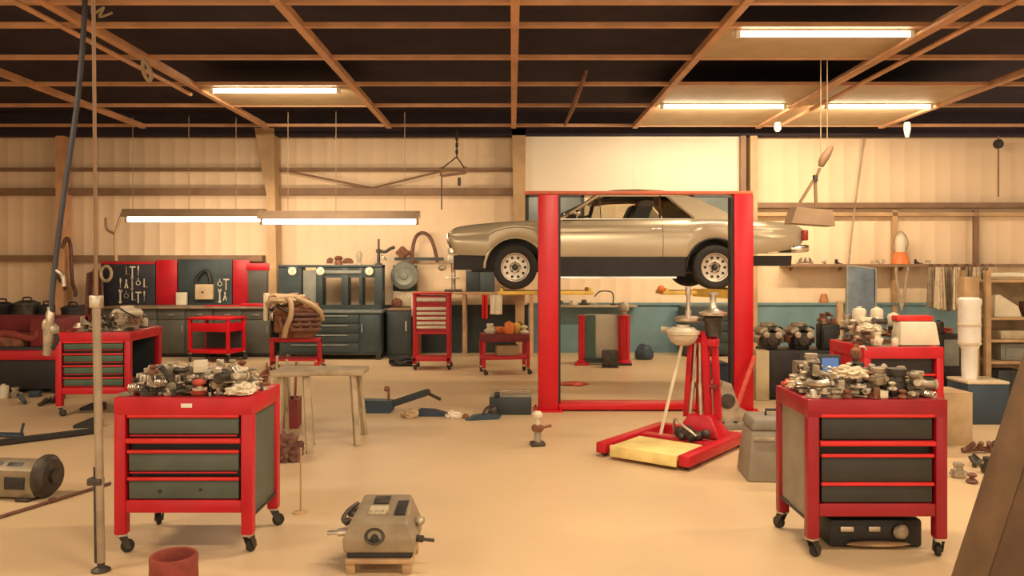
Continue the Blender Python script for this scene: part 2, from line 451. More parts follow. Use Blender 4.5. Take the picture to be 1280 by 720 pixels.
# arch lips
for s in (-1, 1):
    pts = []
    for i in range(0, 17):
        a = PI * i / 16
        pts.append((lx(644 + 38.5*math.cos(a)), s*(halfw(644)-.012), lz(335.5 - 38.5*math.sin(a))))
    MB().tube(pts, .018, 8, 1).build('arch_lip', CARP, car)
    pts = [(lx(895 + 36.5*math.cos(PI*i/16)), s*(.845), lz(335 - 36.5*math.sin(PI*i/16))) for i in range(17)]
    MB().tube(pts, .012, 6, 1).build('arch_lip', BLACK, car, label='black wheel arch edge')
# greenhouse
yb, yr = .79, .60
zbelt, zrail = lz(274), lz(244.5) + .02
def gp(px, t, s, out=0): # point on the sloping side plane, t 0 belt .. 1 rail
    yy = yb + (yr-yb)*t + out
    return Vector((lx(px), s*yy, zbelt + (zrail-zbelt)*t))
rows = []
for px, dz in ((748, -.005), (756, .03), (775, .06), (805, .07), (835, .06), (856, .025), (866, -.025)):
    rows.append([(lx(px), -yr - .01 + 1e-3, zrail + dz - .035), (lx(px), -yr*.86, zrail + dz + .012), (lx(px), -yr*.45, zrail + dz + .045), (lx(px), 0, zrail + dz + .055),
                 (lx(px), yr*.45, zrail + dz + .045), (lx(px), yr*.86, zrail + dz + .012), (lx(px), yr + .01 - 1e-3, zrail + dz - .035)])
MB().sheet(rows, 0.02).build('roof', CARP, car)
MB().sheet([[(x_, y_*.97, z_-.045) for x_, y_, z_ in r] for r in rows[1:-1]], 0.012).build('headliner', BLACK, car)
for s in (-1, 1):
    MB().bar(gp(701, 0, s), gp(750, 1, s), .035, .03, .008).build('windscreen_pillar', CHROME, car)
    MB().bar(gp(826, 0, s), gp(829, .97, s), .022, .02, .004).build('door_pillar', CHROME, car)
    q = [gp(868, .0, s), gp(926, -.02, s), gp(902, .45, s), gp(872, .93, s), gp(858, 1.0, s), gp(836, .99, s), gp(848, .62, s), gp(862, .22, s)]
    # rear quarter panel
    mb = MB()
    A = [mb.bm.verts.new(v) for v in q]; B = [mb.bm.verts.new(v - Vector((0, s*.05, 0))) for v in q]
    n = len(q); mb.bm.faces.new(A); mb.bm.faces.new(list(reversed(B)))
    for i in range(n): mb.bm.faces.new((A[i], B[i], B[(i+1) % n], A[(i+1) % n]))
    mb.build('quarter_panel', CARP, car)
    MB().tube([gp(840, .93, s, .012), gp(849, .62, s, .012), gp(863, .22, s, .012), gp(870, .02, s, .012)], .009, 6, 2).build('window_trim', CHROME, car)
    MB().tube([gp(701, .0, s, .012), gp(780, .005, s, .012), gp(868, .005, s, .012)], .009, 6, 1).build('window_trim', CHROME, car)
    MB().bar(gp(750, 1, s), gp(858, 1.0, s), .03, .03, .005).build('roof_rail', CARP, car)
    MB().bar(gp(752, .0, s), gp(752, .97, s), .010).build('quarter_light_post', CHROME, car)
    MB().solid([gp(703, .02, s), gp(824, .02, s), gp(827, .96, s), gp(750, .96, s)], .004).build('side_window', GLASS, car)
    MB().solid([gp(829, .02, s), gp(866, .02, s), gp(846, .62, s), gp(836, .96, s), gp(830, .96, s)], .004).build('quarter_window', GLASSD, car)
    # door seams, handle, crease trim
    w = .86
    dm = MB()
    dm.bx(lx(697), lx(698), -.003, .003, lz(321), lz(276)).bx(lx(829), lx(830), -.003, .003, lz(321), lz(276))
    o = MB()
    for px in (698, 829):
        pts = [(lx(px), s*(halfw(px) - oo + .001), lz(321.5) + (lz(274)-lz(321.5))*t) for t, oo in SEC[:-1]]
        o.tube(pts, .0035, 4, 1)
    o.build('door_seam', IRON, car)
    dm.bm.free()
    MB().bx(lx(815), lx(827), s*.845-.012, s*.845+.012, lz(287.5), lz(285.5), .004).build('door_handle', CHROME, car)
MB().sheet([[(lx(696 - 12*(1-abs(k)/3.0)), yb*k/3.2, zbelt+.02) for k in range(-3, 4)], [(lx(750 - 5*(1-abs(k)/3.0)), yr*k/3.1, zrail-.01) for k in range(-3, 4)]], .005).build('windscreen', GLASSD, car)
MB().sheet([[(lx(924 + 8*(1-abs(k)/3.0)), (yb-.06)*k/3.1, zbelt+.01) for k in range(-3, 4)], [(lx(866), (yr-.02)*k/3.1, zrail-.03) for k in range(-3, 4)]], .005).build('rear_window', GLASSD, car)
# interior
for s in (-1, 1):
    mb = MB(); mb.prism([(lx(790), zbelt-.06), (lx(812), zbelt-.06), (lx(823), zbelt+.24), (lx(815), zbelt+.27), (lx(805), zbelt+.25)], s*.36-.22, s*.36+.22)
    mb.build('front_seat', MAROON if False else BLACK, car)
MB().prism([(lx(846), zbelt-.06), (lx(872), zbelt-.06), (lx(872), zbelt+.10), (lx(862), zbelt+.15), (lx(854), zbelt+.12)], -.58, .58).build('rear_seat', BLACK, car)
mb = MB(); c = Vector((lx(742), -.36, zbelt+.07))
mb.tube([c + Vector((math.sin(.5)*.17*math.cos(2*PI*k/14)*.6, .17*math.sin(2*PI*k/14), .17*math.cos(2*PI*k/14))) for k in range(14)], .013, 6, 1, True)
mb.bar(c, c + Vector((-.25, 0, -.06)), .03).bar(c + Vector((0, -.165, 0)), c + Vector((0, .165, 0)), .02)
mb.build('steering_wheel', BLACK, car)
MB().bx(lx(708), lx(728), -.68, .68, zbelt, zbelt+.07, .03).build('dashboard', BLACK, car)
mb = MB().blob((lx(722), -.91, zbelt+.075), (.045, .05, .04), 0, 1, 0, 2, False).cyl((lx(721), -.78, zbelt+.0), (lx(722), -.90, zbelt+.06), .012)
mb.build('wing_mirror', CHROME, car)
# wheels
def wheel(px, py, s):
    c = (lx(px), s*.755, lz(py))
    ax = (0, s, 0)
    R = .287
    ty = MB().lathe([(.185, -.085), (.235, -.10), (.268, -.095), (R, -.075), (R+.002, 0), (R, .075), (.268, .095), (.235, .10), (.185, .085), (.178, 0), (.185, -.085)], (0, 0, 0), ax, 40).build('wheel', RUBBER, car, c, label='black tyre')
    rim = MB().lathe([(0, .02), (.06, .03), (.07, .05), (.10, .045), (.16, .055), (.172, .085), (.186, .09), (.188, .06), (.188, -.08), (.17, -.08), (.16, .0), (0, .0)], (0, 0, 0), ax, 36).build('rim', mat('wheel_alloy', (.66, .60, .50), .35, .5, .08, 6), ty)
    h = MB(); h.bm.free(); h.bm = bmesh.new()
    for k in range(10):
        a = 2*PI*k/10
        h.cyl((.128*math.cos(a), s*.045, .128*math.sin(a)), (.128*math.cos(a), s*.0565, .128*math.sin(a)), .019, n=10)
    for k in range(5):
        a = 2*PI*k/5 + .3
        h.cyl((.065*math.cos(a), s*.04, .065*math.sin(a)), (.065*math.cos(a), s*.058, .065*math.sin(a)), .012, n=8)
    hm = h.mesh('holes', BLACK); rb = bmesh.new(); rb.from_mesh(rim.data); n0 = len(rb.faces); rb.from_mesh(hm); rb.faces.ensure_lookup_table()
    for f_ in rb.faces[n0:]: f_.material_index = 1
    rb.to_mesh(rim.data); rb.free(); rim.data.materials.append(BLACK); bpy.data.meshes.remove(hm)
    rim.data.set_sharp_from_angle(angle=math.radians(38))
    MB().lathe([(0, .085), (.03, .08), (.042, .05), (.042, .03), (0, .03)], (0, 0, 0), ax, 18).build('hub_cap', IRON, ty)
for px in (644, 895):
    for s in (-1, 1): wheel(px, 334.6, s)
MB().cyl((lx(644), -.70, lz(334.6)), (lx(644), .70, lz(334.6)), .04).build('front_axle', IRON, car)
MB().cyl((lx(895), -.70, lz(334.6)), (lx(895), .70, lz(334.6)), .05).build('rear_axle', IRON, car)
# bumpers and lamps
mb = MB().box((lx(1010), 0, lz(311)), (.10, 1.60, .10), .035)
for s in (-1, 1): mb.box((lx(1002), s*.79, lz(311)), (.24, .05, .085), .02)
mb.build('rear_bumper', CHROME, car)
for s in (-1, 1):
    MB().bx(lx(1004), lx(1010.2), s*.74-.13, s*.74+.05, lz(301), lz(288), .01).build('tail_lamp', mat('tail_lamp_lens', (.35, .03, .02), .25), car)
    MB().lathe([(0, .0), (.085, .0), (.085, .03), (.06, .045), (0, .05)], (lx(560)+.01, s*.52, lz(298)), (-1, 0, 0), 20).build('headlamp', CHROME, car)
MB().box((lx(562), 0, lz(305)), (.05, 1.30, .10), .015).build('grille', IRON, car)

# ------------------------------------------------------------------ the lift
LD = 9.3
lift = thing('car_lift', 'tall red two-post lift holding the champagne coupe', 'car lift', (X(800, LD), LD, 0))
LX = X(800, LD)
def post(px0, px1):
    x0, x1 = X(px0, LD)-LX, X(px1, LD)-LX
    zt = Z(243, LD)
    p = MB().bx(x0, x1, 0, .20, 0.02, zt, .008).build('post', RED2, lift)
    return x0, x1, p
a0, a1, pL = post(673, 698)
b0, b1, pR = post(918, 942)
for p, xx in ((pL, a1), (pR, b0-.0)):
    q = .03 if p is pL else -.03
    MB().bx(xx, xx+q*.9 if p is pL else xx+q, .03, .17, .10, Z(246, LD)).build('slide_track', BLACK, p)
for p, x0, x1 in ((pL, a0, a1), (pR, b0, b1)):
    mb = MB().bx(x0-.05, x1+.05, -.05, .28, 0, .02)
    for u in (x0-.025, x1+.025):
        for v in (-.025, .255): mb.cyl((u, v, .02), (u, v, .04), .012, n=6)
    mb.build('foot_plate', RED2, p)
MB().bx(a0-.16, b1+.0, .02, .18, Z(242.5, LD), Z(239, LD)+.005, .004).build('crossbar', mat('orange_red_bar', (.55, .13, .06), .45), lift)
MB().bx(a1+.004, b0-.004, .01, .30, .02, Z(505, LD), .01).build('floor_beam', RED2, lift)
def arm(x0, px0, px1, z):
    # telescopic arm from the post to a yellow wheel cradle under the tyre
    ax0, ax1 = X(px0, CD)-LX, X(px1, CD)-LX
    y0 = CD - LD
    cx = (ax0+ax1)/2
    A = MB().bar((x0, .14, z-.03), (cx, y0+.05, z-.03), .13, .08, .01).build('lift_arm', YELLOW, lift)
    MB().bx(ax0, ax1, y0-.06, y0+.50, z-.06, z-.012, .01).build('wheel_cradle', YELLOW, A)
    for q in (ax0+.05, ax1-.05): MB().cyl((q, y0-.05, z+.005), (q, y0+.48, z+.005), .022, n=10).build('stop_bar', YELLOW, A)
    return A
arm((a0+a1)/2+.05, 622, 742, 1.385)
arm((b0+b1)/2-.02, 828, 918, 1.385)
for px in (834, 914):
    pass
# cradle lamps
mb = MB().blob((X(826, CD)-LX, CD-LD-.02, 1.40), (.05, .04, .045), 0, 1, 1, 2, False).build('marker_lamp', ORANGE, lift)
mb = MB().blob((X(910, CD)-LX, CD-LD-.16, 1.33), (.05, .05, .04), 0, 1, 1, 2, False).build('marker_lamp', ORANGE, lift)

# ------------------------------------------------------------------ wheeled tool cabinets
def caster(parent, x, y, h, ang=0.4):
    c = MB().bx(-.03, .03, -.03, .03, h-.012, h, .003).build('caster', STEEL, parent, (x, y, 0), ang)
    R = h * .34
    m = MB()
    for s in (-1, 1): m.prism([(-.02, h-.012), (.025, h-.012), (.05, R-.01), (.02, R-.015)], s*.024-.003, s*.024+.003)
    m.build('fork', IRON, c)
    MB().lathe([(0, -.016), (R*.6, -.017), (R*.95, -.013), (R, 0), (R*.95, .013), (R*.6, .017), (0, .016)], (.03, 0, R), (0, 1, 0), 20).build('wheel', RUBBER, c)
    return c

def tool_cart(label, x, y, rz, w=.815, dep=.57, h=.924, dm=GREYGREEN, side=GREYGREEN, zs=None, red=RED, open_side=None, gap=True, group='red wheeled tool cabinets'):
    """x, y: front middle on the floor"""
    t = thing('tool_cabinet', label, 'tool cabinet', (x, y, 0), rz, group)
    pw = .068; hw = w/2
    leg0 = .115
    k = h / .924
    for sx in (-1, 1):
        for yy in (0, dep-pw):
            l = MB().bx(sx*hw, sx*(hw-pw), yy, yy+pw, leg0, h-.10*k, .008).build('leg', red, t)
    for sx, yy, a in ((-1, .034, .5), (1, .034, 1.3), (-1, dep-.034, 2.1), (1, dep-.034, .2)):
        caster(t, sx*(hw-.034), yy, leg0, a)
    fr = MB()
    fr.bx(-hw, hw, 0, pw, h-.105*k, h, .006).bx(-hw, hw, dep-pw, dep, h-.105*k, h, .006)
    fr.bx(-hw, -hw+pw, pw, dep-pw, h-.105*k, h, .006).bx(hw-pw, hw, pw, dep-pw, h-.105*k, h, .006)
    zr0, zr1 = .245*k, .318*k
    fr.build('top_frame', red, t)
    MB().bx(-hw+pw, hw-pw, .005, pw, zr0, zr1, .005).build('front_rail', red, t)
    MB().bx(-hw+pw, hw-pw, dep-pw, dep-.005, zr0, zr1).build('back_rail', red, t)
    MB().bx(-hw+pw, hw-pw, pw, dep-pw, h-.10*k, h-.015).build('worktop', CANVAS if False else mat('scuffed_worktop', (.36, .30, .21), .6, .1, .25, 9), t)
    MB().bx(-hw+pw, hw-pw, pw, dep-pw, zr0+.01, zr0+.03).build('floor_panel', BLACK, t)
    MB().bx(-hw+pw, hw-pw, dep-pw+.01, dep-pw+.03, zr1, h-.10*k).build('back_panel', side, t)
    for s in (-1, 1):
        if open_side == s: 
            MB().bx(s*(hw-.01), s*(hw-pw+.01), pw, dep-pw, zr0, zr1).build('side_rail', red, t); continue
        p = MB().bx(s*(hw-.02), s*(hw-.03), pw, dep-pw, zr0-.02, h-.10*k).build('side_panel', side, t)
        MB().bx(s*(hw-.018), s*(hw-.006), pw, dep-pw, zr0-.035, zr0-.02).build('side_rail', BLACK, p)
    iw = hw - pw - .004
    # dark recess behind drawers
    MB().bx(-iw, iw, .06, .075, zr1, h-.105*k).build('drawer_recess', BLACK, t)
    for (z0, z1) in (zs or [(.708, .800), (.49, .592), (.325, .432)]):
        z0 *= k; z1 *= k
        dr = MB().bx(-iw+.012, iw-.012, .012, .05, z0, z1, .006).build('drawer', dm, t)
        MB().bx(-iw+.006, iw-.006, -.004, .016, z1+.004, z1+.024, .006).build('handle', REDBAR, dr)
        MB().bx(-iw+.02, iw-.02, .006, .014, z0-.012, z0-.004).build('lip', red, dr)
    if gap:
        MB().bx(-iw-.002, iw+.002, -.008, .03, .655*k, .684*k, .006).build('divider_bar', REDBAR, t)
    return t
FL = tool_cart('red tool cabinet with grey-green drawers beside the tan prop pole, parts heaped on top', X(228.5, 4.70), 4.70, 0)
MB().bx(-.01, .055, -.004, 0, .865, .89, .001).build('badge', WHITE, FL, label='small white badge')
o = MB().cyl((-.14, .008, .37), (-.14, .012, .37), .012, n=8).cyl((.10, .008, .38), (.10, .012, .38), .010, n=8).build('lock', BLACK, FL)
FR = tool_cart('red tool cabinet with charcoal drawers, blue tablet standing in the heap on top', X(1097.5, 4.63), 4.63, 0, w=.81, dm=CHARCOAL, side=GREYP, red=RED_SHADED,
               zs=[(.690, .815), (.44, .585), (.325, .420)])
BL = tool_cart('red tool cabinet with green drawers and an open right side, farther back at left', X(116, 9.0), 9.0, 0.06, w=.82, dep=.95, h=.95, dm=TEALGREEN, side=SLATED, open_side=1,
               zs=[(.735, .80), (.60, .67), (.47, .54), (.34, .41)], gap=False)
BR = tool_cart('red tool cabinet half hidden behind the charcoal drawer cabinet', X(1130, 7.4), 7.4, 0, w=.74, dep=.80, h=.945, dm=CHARCOAL, side=RED, zs=[(.34, .48), (.53, .66)], gap=False)

# tall narrow tool chest on an open frame
def tall_chest():
    d = 13.0
    t = thing('rolling_tool_chest', 'tall narrow red tool chest with pale drawers above an open base', 'tool chest', (X(539, d), d, 0))
    hw = .30; H = Z(366, d)
    for sx in (-1, 1):
        for yy in (0, .38): MB().bx(sx*hw, sx*(hw-.05), yy, yy+.05, .10, H-.03, .006).build('leg', RED, t)
    for sx, yy in ((-1, .025), (1, .025), (-1, .405), (1, .405)): caster(t, sx*(hw-.025), yy, .10, sx)
    MB().bx(-hw+.05, hw-.05, .03, .40, .60, H-.05).build('chest_body', RED, t)
    MB().bx(-hw-.01, hw+.01, -.01, .44, H-.03, H, .01).build('lid', RED, t)
    MB().bx(-hw, hw, 0, .43, .145, .20, .005).build('bottom_shelf', RED, t)
    MB().bx(-hw, hw, -.005, .05, .585, .625, .005).build('middle_rail', RED, t)
    for i, py in enumerate((372, 384, 390, 396, 402, 407)):
        z1 = Z(py, d); z0 = z1 - (.065 if i == 0 else .05)
        dr = MB().bx(-hw+.06, hw-.06, .004, .03, z0, z1, .004).build('drawer', CREAM, t)
        MB().bx(-hw+.08, hw-.08, -.012, .004, z0+.006, z0+.02, .003).build('handle', STEEL, dr)
    return t
tall_chest()
# open red trolley in front of the left benches
def open_trolley():
    d = 14.0
    t = thing('utility_trolley', 'open red utility trolley in front of the dark benches, under the pegboards', 'trolley', (X(260, d), d, 0), -0.22)
    hw = .40; H = Z(397, d)
    for sx in (-1, 1):
        for yy in (0, .5): MB().bx(sx*hw, sx*(hw-.055), yy, yy+.055, .16, H-.04, .006).build('leg', RED2, t)
    for sx, yy in ((-1, .03), (1, .03), (-1, .52), (1, .52)): caster(t, sx*(hw-.03), yy, .16, sx)
    MB().bx(-hw-.01, hw+.01, -.01, .56, H-.04, H, .012).build('top_tray', RED2, t)
    MB().bx(-hw+.05, hw-.05, .01, .05, H-.25, H-.10, .006).build('drawer', RED2, t)
    MB().bx(hw-.05, hw-.01, .05, .50, H-.25, H-.10).build('side_panel', RED2, t)
    MB().bx(-hw, hw, 0, .55, .16, .22, .006).build('bottom_shelf', RED2, t)
    MB().bx(-hw+.05, hw-.05, .48, .50, .22, H-.25).build('back_panel', SLATED, t)
open_trolley()

# ------------------------------------------------------------------ transmission jack in front of the lift
def trans_jack():
    t = thing('transmission_jack', 'red transmission jack with twin struts and a yellow plate at its foot', 'jack', (1.47, 7.32, 0), math.radians(-38))
    w, L = .90, 1.20
    for s in (-1, 1):
        MB().bx(s*w/2, s*(w/2-.10), -L/2, L/2, .035, .13, .01).build('base_rail', RED, t)
        for yy in (-L/2+.07, L/2-.07):
            MB().lathe([(0, -.02), (.03, -.02), (.035, 0), (.03, .02), (0, .02)], (s*(w/2-.05), yy, .035), (1, 0, 0), 14).build('roller', RUBBER, t)
    MB().bx(-w/2+.10, w/2-.10, L/2-.10, L/2, .035, .13, .008).build('cross_rail', RED, t)
    MB().bx(-w/2+.10, w/2-.10, .02, .14, .035, .12, .008).build('cross_rail', RED, t)
    MB().bx(-w/2+.16, w/2-.105, -L/2-.0, -.10, .075, .125, .012).bx(-w/2+.16, w/2-.105, -L/2-.03, -L/2-.0, .03, .13, .006).build('yellow_plate', YELLOWP, t, label='pale yellow plate')
    # tapering socket of the mast
    my = .22
    MB().box((.02, my, .22), (.44, .26, .20), .02, top=(.5, .7)).build('mast_socket', RED, t)
    zt = 1.08
    for i, (bxx, tx) in enumerate(((-.13, -.08), (-.03, -.015), (.09, .05), (.16, .12))):
        MB().bar((bxx, my + (.03 if i % 2 else -.03), .28), (tx, my + (.03 if i % 2 else -.03), zt), .045, .05, .006).build('strut', RED, t)
    for i, (xx, zz) in enumerate(((-.08, .62), (.03, .60))):
        MB().cyl((xx, my-.06, .3), (xx*.6, my-.06, zz), .02, n=10).cyl((xx*.6, my-.06, zz), (xx*.4, my-.05, .98), .012, n=8).build('hydraulic_ram', STEEL, t)
    mb = MB()
    for (xx, yy, zz, r) in ((-.10, -.02, .17, .05), (.0, -.05, .19, .06), (.09, -.04, .16, .05), (.15, .0, .18, .045), (.05, -.10, .15, .04), (-.04, -.10, .15, .035)):
        mb.blob((xx, yy, zz), (r, r, r), .2, 3, xx*10, 2, False)
    mb.build('valve_block', IRON, t)
    MB().tube([(-.15, -.03, .15), (-.10, -.12, .30), (.0, -.13, .25), (.10, -.10, .17)], .012, 8).build('hose', STEEL, t)
    MB().bar((-.30, -.02, .10), (-.13, my-.1, 1.02), .02, .02, .003).build('pump_handle', CREAM, t)
    MB().bx(-.12, .17, my-.05, my+.05, .95, 1.03, .02).build('mast_bracket', RED, t)
    MB().bx(-.14, .17, my-.05, my+.05, .56, .60, .01).build('tie_plate', MAROON, t)
    # heads
    MB().lathe([(0, 0), (.06, 0), (.11, .03), (.14, .08), (.14, .10), (.155, .105), (.155, .135), (.13, .14), (.105, .165), (.06, .17), (.06, .19), (0, .19)], (-.11, my-.15, .96), (0, 0, 1), 28).build('left_head', mat('pale_casting', (.58, .51, .40), .5, .2, .15, 8), t)
    MB().lathe([(0, 0), (.09, 0), (.125, .015), (.13, .04), (.09, .055), (.03, .06), (.03, .11), (.018, .11), (.018, .25), (.028, .25), (.028, .33), (0, .33)], (-.10, my-.06, 1.17), (0, 0, 1), 24).build('left_saddle', STEEL, t)
    MB().lathe([(0, 0), (.075, 0), (.075, .12), (.09, .14), (.09, .17), (.06, .18), (0, .18)], (.12, my, 1.05), (0, 0, 1), 20).build('right_head', IRON, t)
    MB().lathe([(0, 0), (.08, 0), (.125, .012), (.13, .035), (.08, .05), (.045, .07), (.03, .10), (.03, .20), (.055, .20), (.055, .22), (0, .22)], (.12, my, 1.23), (0, 0, 1), 24).build('right_saddle', STEEL, t)
    MB().cyl((-.22, my-.16, 1.09), (-.32, my-.17, 1.10), .028, n=12).build('side_port', CAST, t)
    for c in t.children:
        if c.name.split('.')[0] not in ('base_rail', 'roller', 'cross_rail', 'yellow_plate'): c.location = (.13, .10, 0)
trans_jack()
# ------------------------------------------------------------------ small machine parts (one mesh each, many are only a few pixels)
JUNK = {}
def junk_mesh(kind, m):
    key = (kind, m.name)
    if key in JUNK: return JUNK[key]
    b = MB(); r, h = .05, .05
    if kind == 'gear':
        r, h = .055, .028
        n = 14; pts = []
        for i in range(n*4):
            a = 2*PI*i/(n*4); q = r if i % 4 in (1, 2) else r*.84
            pts.append((q*math.cos(a), q*math.sin(a)))
        b.prism(pts, 0, h*.7, 'xy'); b.lathe([(0, h*.7), (.024, h*.7), (.022, h), (.012, h), (.012, h*.75), (0, h*.75)], n=14)
    elif kind == 'flange':
        r, h = .06, .06
        b.lathe([(0, 0), (.058, 0), (.06, .006), (.058, .016), (.034, .02), (.028, .055), (.02, .06), (.014, .058), (.014, .02), (0, .02)], n=20)
        for k in range(5): b.cyl((.045*math.cos(k*1.257), .045*math.sin(k*1.257), .014), (.045*math.cos(k*1.257), .045*math.sin(k*1.257), .024), .006, n=6)
    elif kind == 'pipe_elbow':
        r, h = .085, .07
        b.tube([(-.075, 0, .028), (-.03, 0, .028), (.03, .01, .035), (.05, .055, .045)], .022, 10)
        b.cyl((-.08, 0, .028), (-.065, 0, .028), .029, n=12)
    elif kind == 'bracket':
        r, h = .065, .07
        b.box((0, 0, .006), (.11, .05, .012), .004).box((-.045, 0, .035), (.014, .05, .07), .004)
        b.prism([(-.04, .01), (.03, .01), (-.04, .055)], -.005, .005)
    elif kind == 'carburettor':
        r, h = .085, .13
        b.box((0, 0, .035), (.11, .08, .07), .012).cyl((0, 0, .07), (0, 0, .10), .04, .034, 16).cyl((0, 0, .10), (0, 0, .13), .045, n=16)
        b.cyl((-.08, 0, .04), (.08, 0, .04), .012, n=8).cyl((.03, -.06, .05), (.03, .05, .05), .02, n=10)
        b.blob((-.045, -.03, .075), (.022, .02, .02), .1, 2, 2, 1)
    elif kind == 'canister':
        r, h = .05, .13
        b.lathe([(0, 0), (.044, 0), (.048, .006), (.048, .10), (.04, .115), (.018, .12), (.018, .13), (0, .13)], n=20)
    elif kind == 'bolt':
        r, h = .045, .02
        b.cyl((-.035, 0, .009), (.035, 0, .009), .006, n=8).cyl((.03, 0, .011), (.045, 0, .011), .012, n=6)
    elif kind == 'manifold':
        r, h = .13, .09
        b.tube([(-.12, 0, .02), (0, 0, .03), (.12, 0, .02)], .02, 10, 3)
        for q in (-.09, 0, .09): b.tube([(q, 0, .025), (q*.8, .03, .06), (q*.6, .05, .085)], .018, 8, 3)
    elif kind == 'spring':
        r, h = .05, .05
        b.tube([(-.045 + .09*i/40, .022*math.cos(i*.9), .026 + .022*math.sin(i*.9)) for i in range(41)], .005, 6, 1)
    elif kind == 'pulley':
        r, h = .06, .04
        b.lathe([(0, 0), (.05, 0), (.058, .006), (.046, .018), (.058, .03), (.05, .038), (.02, .036), (.02, .02), (0, .02)], n=20)
    elif kind == 'connecting_rod':
        r, h = .10, .03
        b.bar((-.07, 0, .014), (.06, 0, .014), .016, .022, .003)
        for q, s in ((-.075, .022), (.07, .032)):
            b.lathe([(s*.6, 0), (s, 0), (s, .028), (s*.6, .028), (s*.6, 0)], (q, 0, 0), n=16)
    elif kind == 'rag':
        r, h = .11, .07
        b.blob((0, 0, .032), (.105, .08, .045), .5, 2.6, 5, 4)
    elif kind == 'small_box':
        r, h = .07, .06
        b.box((0, 0, .03), (.11, .075, .06), .005)
        b.box((0, 0, .061), (.112, .077, .008), .003)
    elif kind == 'bearing_ball_joint':
        r, h = .05, .08
        b.lathe([(0, 0), (.04, 0), (.046, .015), (.03, .03), (.018, .035), (.018, .045), (.034, .055), (.036, .066), (.022, .078), (0, .08)], n=18)
    JUNK[key] = (b.mesh(kind, m), r, h)
    return JUNK[key]
MNAME = {}
def nm(m, word): MNAME[m.name] = word
for m, wd in ((STEEL, 'bright steel'), (IRON, 'dark iron'), (CAST, 'tan alloy'), (RUST, 'rusty'), (CANVAS, 'beige cloth'), (BLACK, 'black'), (CREAM, 'cream'), (REDSOFT, 'faded red'), (CHROME, 'chrome'),
              (TANMET, 'tan painted'), (BROWN, 'brown'), (WHITE, 'white'), (GUN, 'bronze coloured'), (ORANGE, 'orange'), (BLUE, 'blue grey'), (REDBAR, 'bright red'), (YELLOW, 'yellow'), (CARD, 'cardboard')):
    nm(m, wd)
PLACED = []
def junk(kind, m, x, y, z, rz, where, sc=1.0, tilt=0.0):
    me, r, h = junk_mesh(kind, m)
    o = bpy.data.objects.new(kind, me); COL.objects.link(o)
    o.location = (x, y, z + .002); o.rotation_euler = (0, tilt, rz); o.scale = (sc, sc, sc)
    o['category'] = kind.replace('_', ' ')
    PLACED.append((o, kind, m.name, where, x, y))
    return o
PLURAL = {'gear': 'gears', 'flange': 'flanges', 'pipe_elbow': 'pipe elbows', 'bracket': 'brackets', 'carburettor': 'carburettors', 'canister': 'canisters', 'bolt': 'bolts', 'manifold': 'manifolds', 'spring': 'springs',
          'pulley': 'pulleys', 'connecting_rod': 'connecting rods', 'rag': 'rags', 'small_box': 'small boxes', 'bearing_ball_joint': 'ball joints'}
ORD = ['first', 'second', 'third', 'fourth', 'fifth', 'sixth', 'seventh', 'eighth', 'ninth']
def finish_labels():
    by = {}
    for rec in PLACED: by.setdefault((rec[1], rec[2], rec[3]), []).append(rec)
    for (kind, mn, where), rs in by.items():
        k = kind.replace('_', ' ').replace('bearing ball joint', 'ball joint')
        rs.sort(key=lambda r: r[4] / max(r[5], .1))
        for i, r in enumerate(rs):
            pre = '' if len(rs) == 1 else ('%s from left of the %s ' % (ORD[i], {2: 'two', 3: 'three', 4: 'four', 5: 'five', 6: 'six', 7: 'seven', 8: 'eight', 9: 'nine'}[len(rs)]))
            r[0]['label'] = (('%s %s on %s' % (MNAME[mn], k, where)) if not pre else ('%s%s %s on %s' % (pre, MNAME[mn], PLURAL[kind], where)))
            r[0]['group'] = '%s on %s' % (PLURAL[kind], where)
BVHS = {}
from mathutils.bvhtree import BVHTree
def bvh_at(me, M):
    return BVHTree.FromPolygons([M @ v.co for v in me.vertices], [tuple(p.vertices) for p in me.polygons])
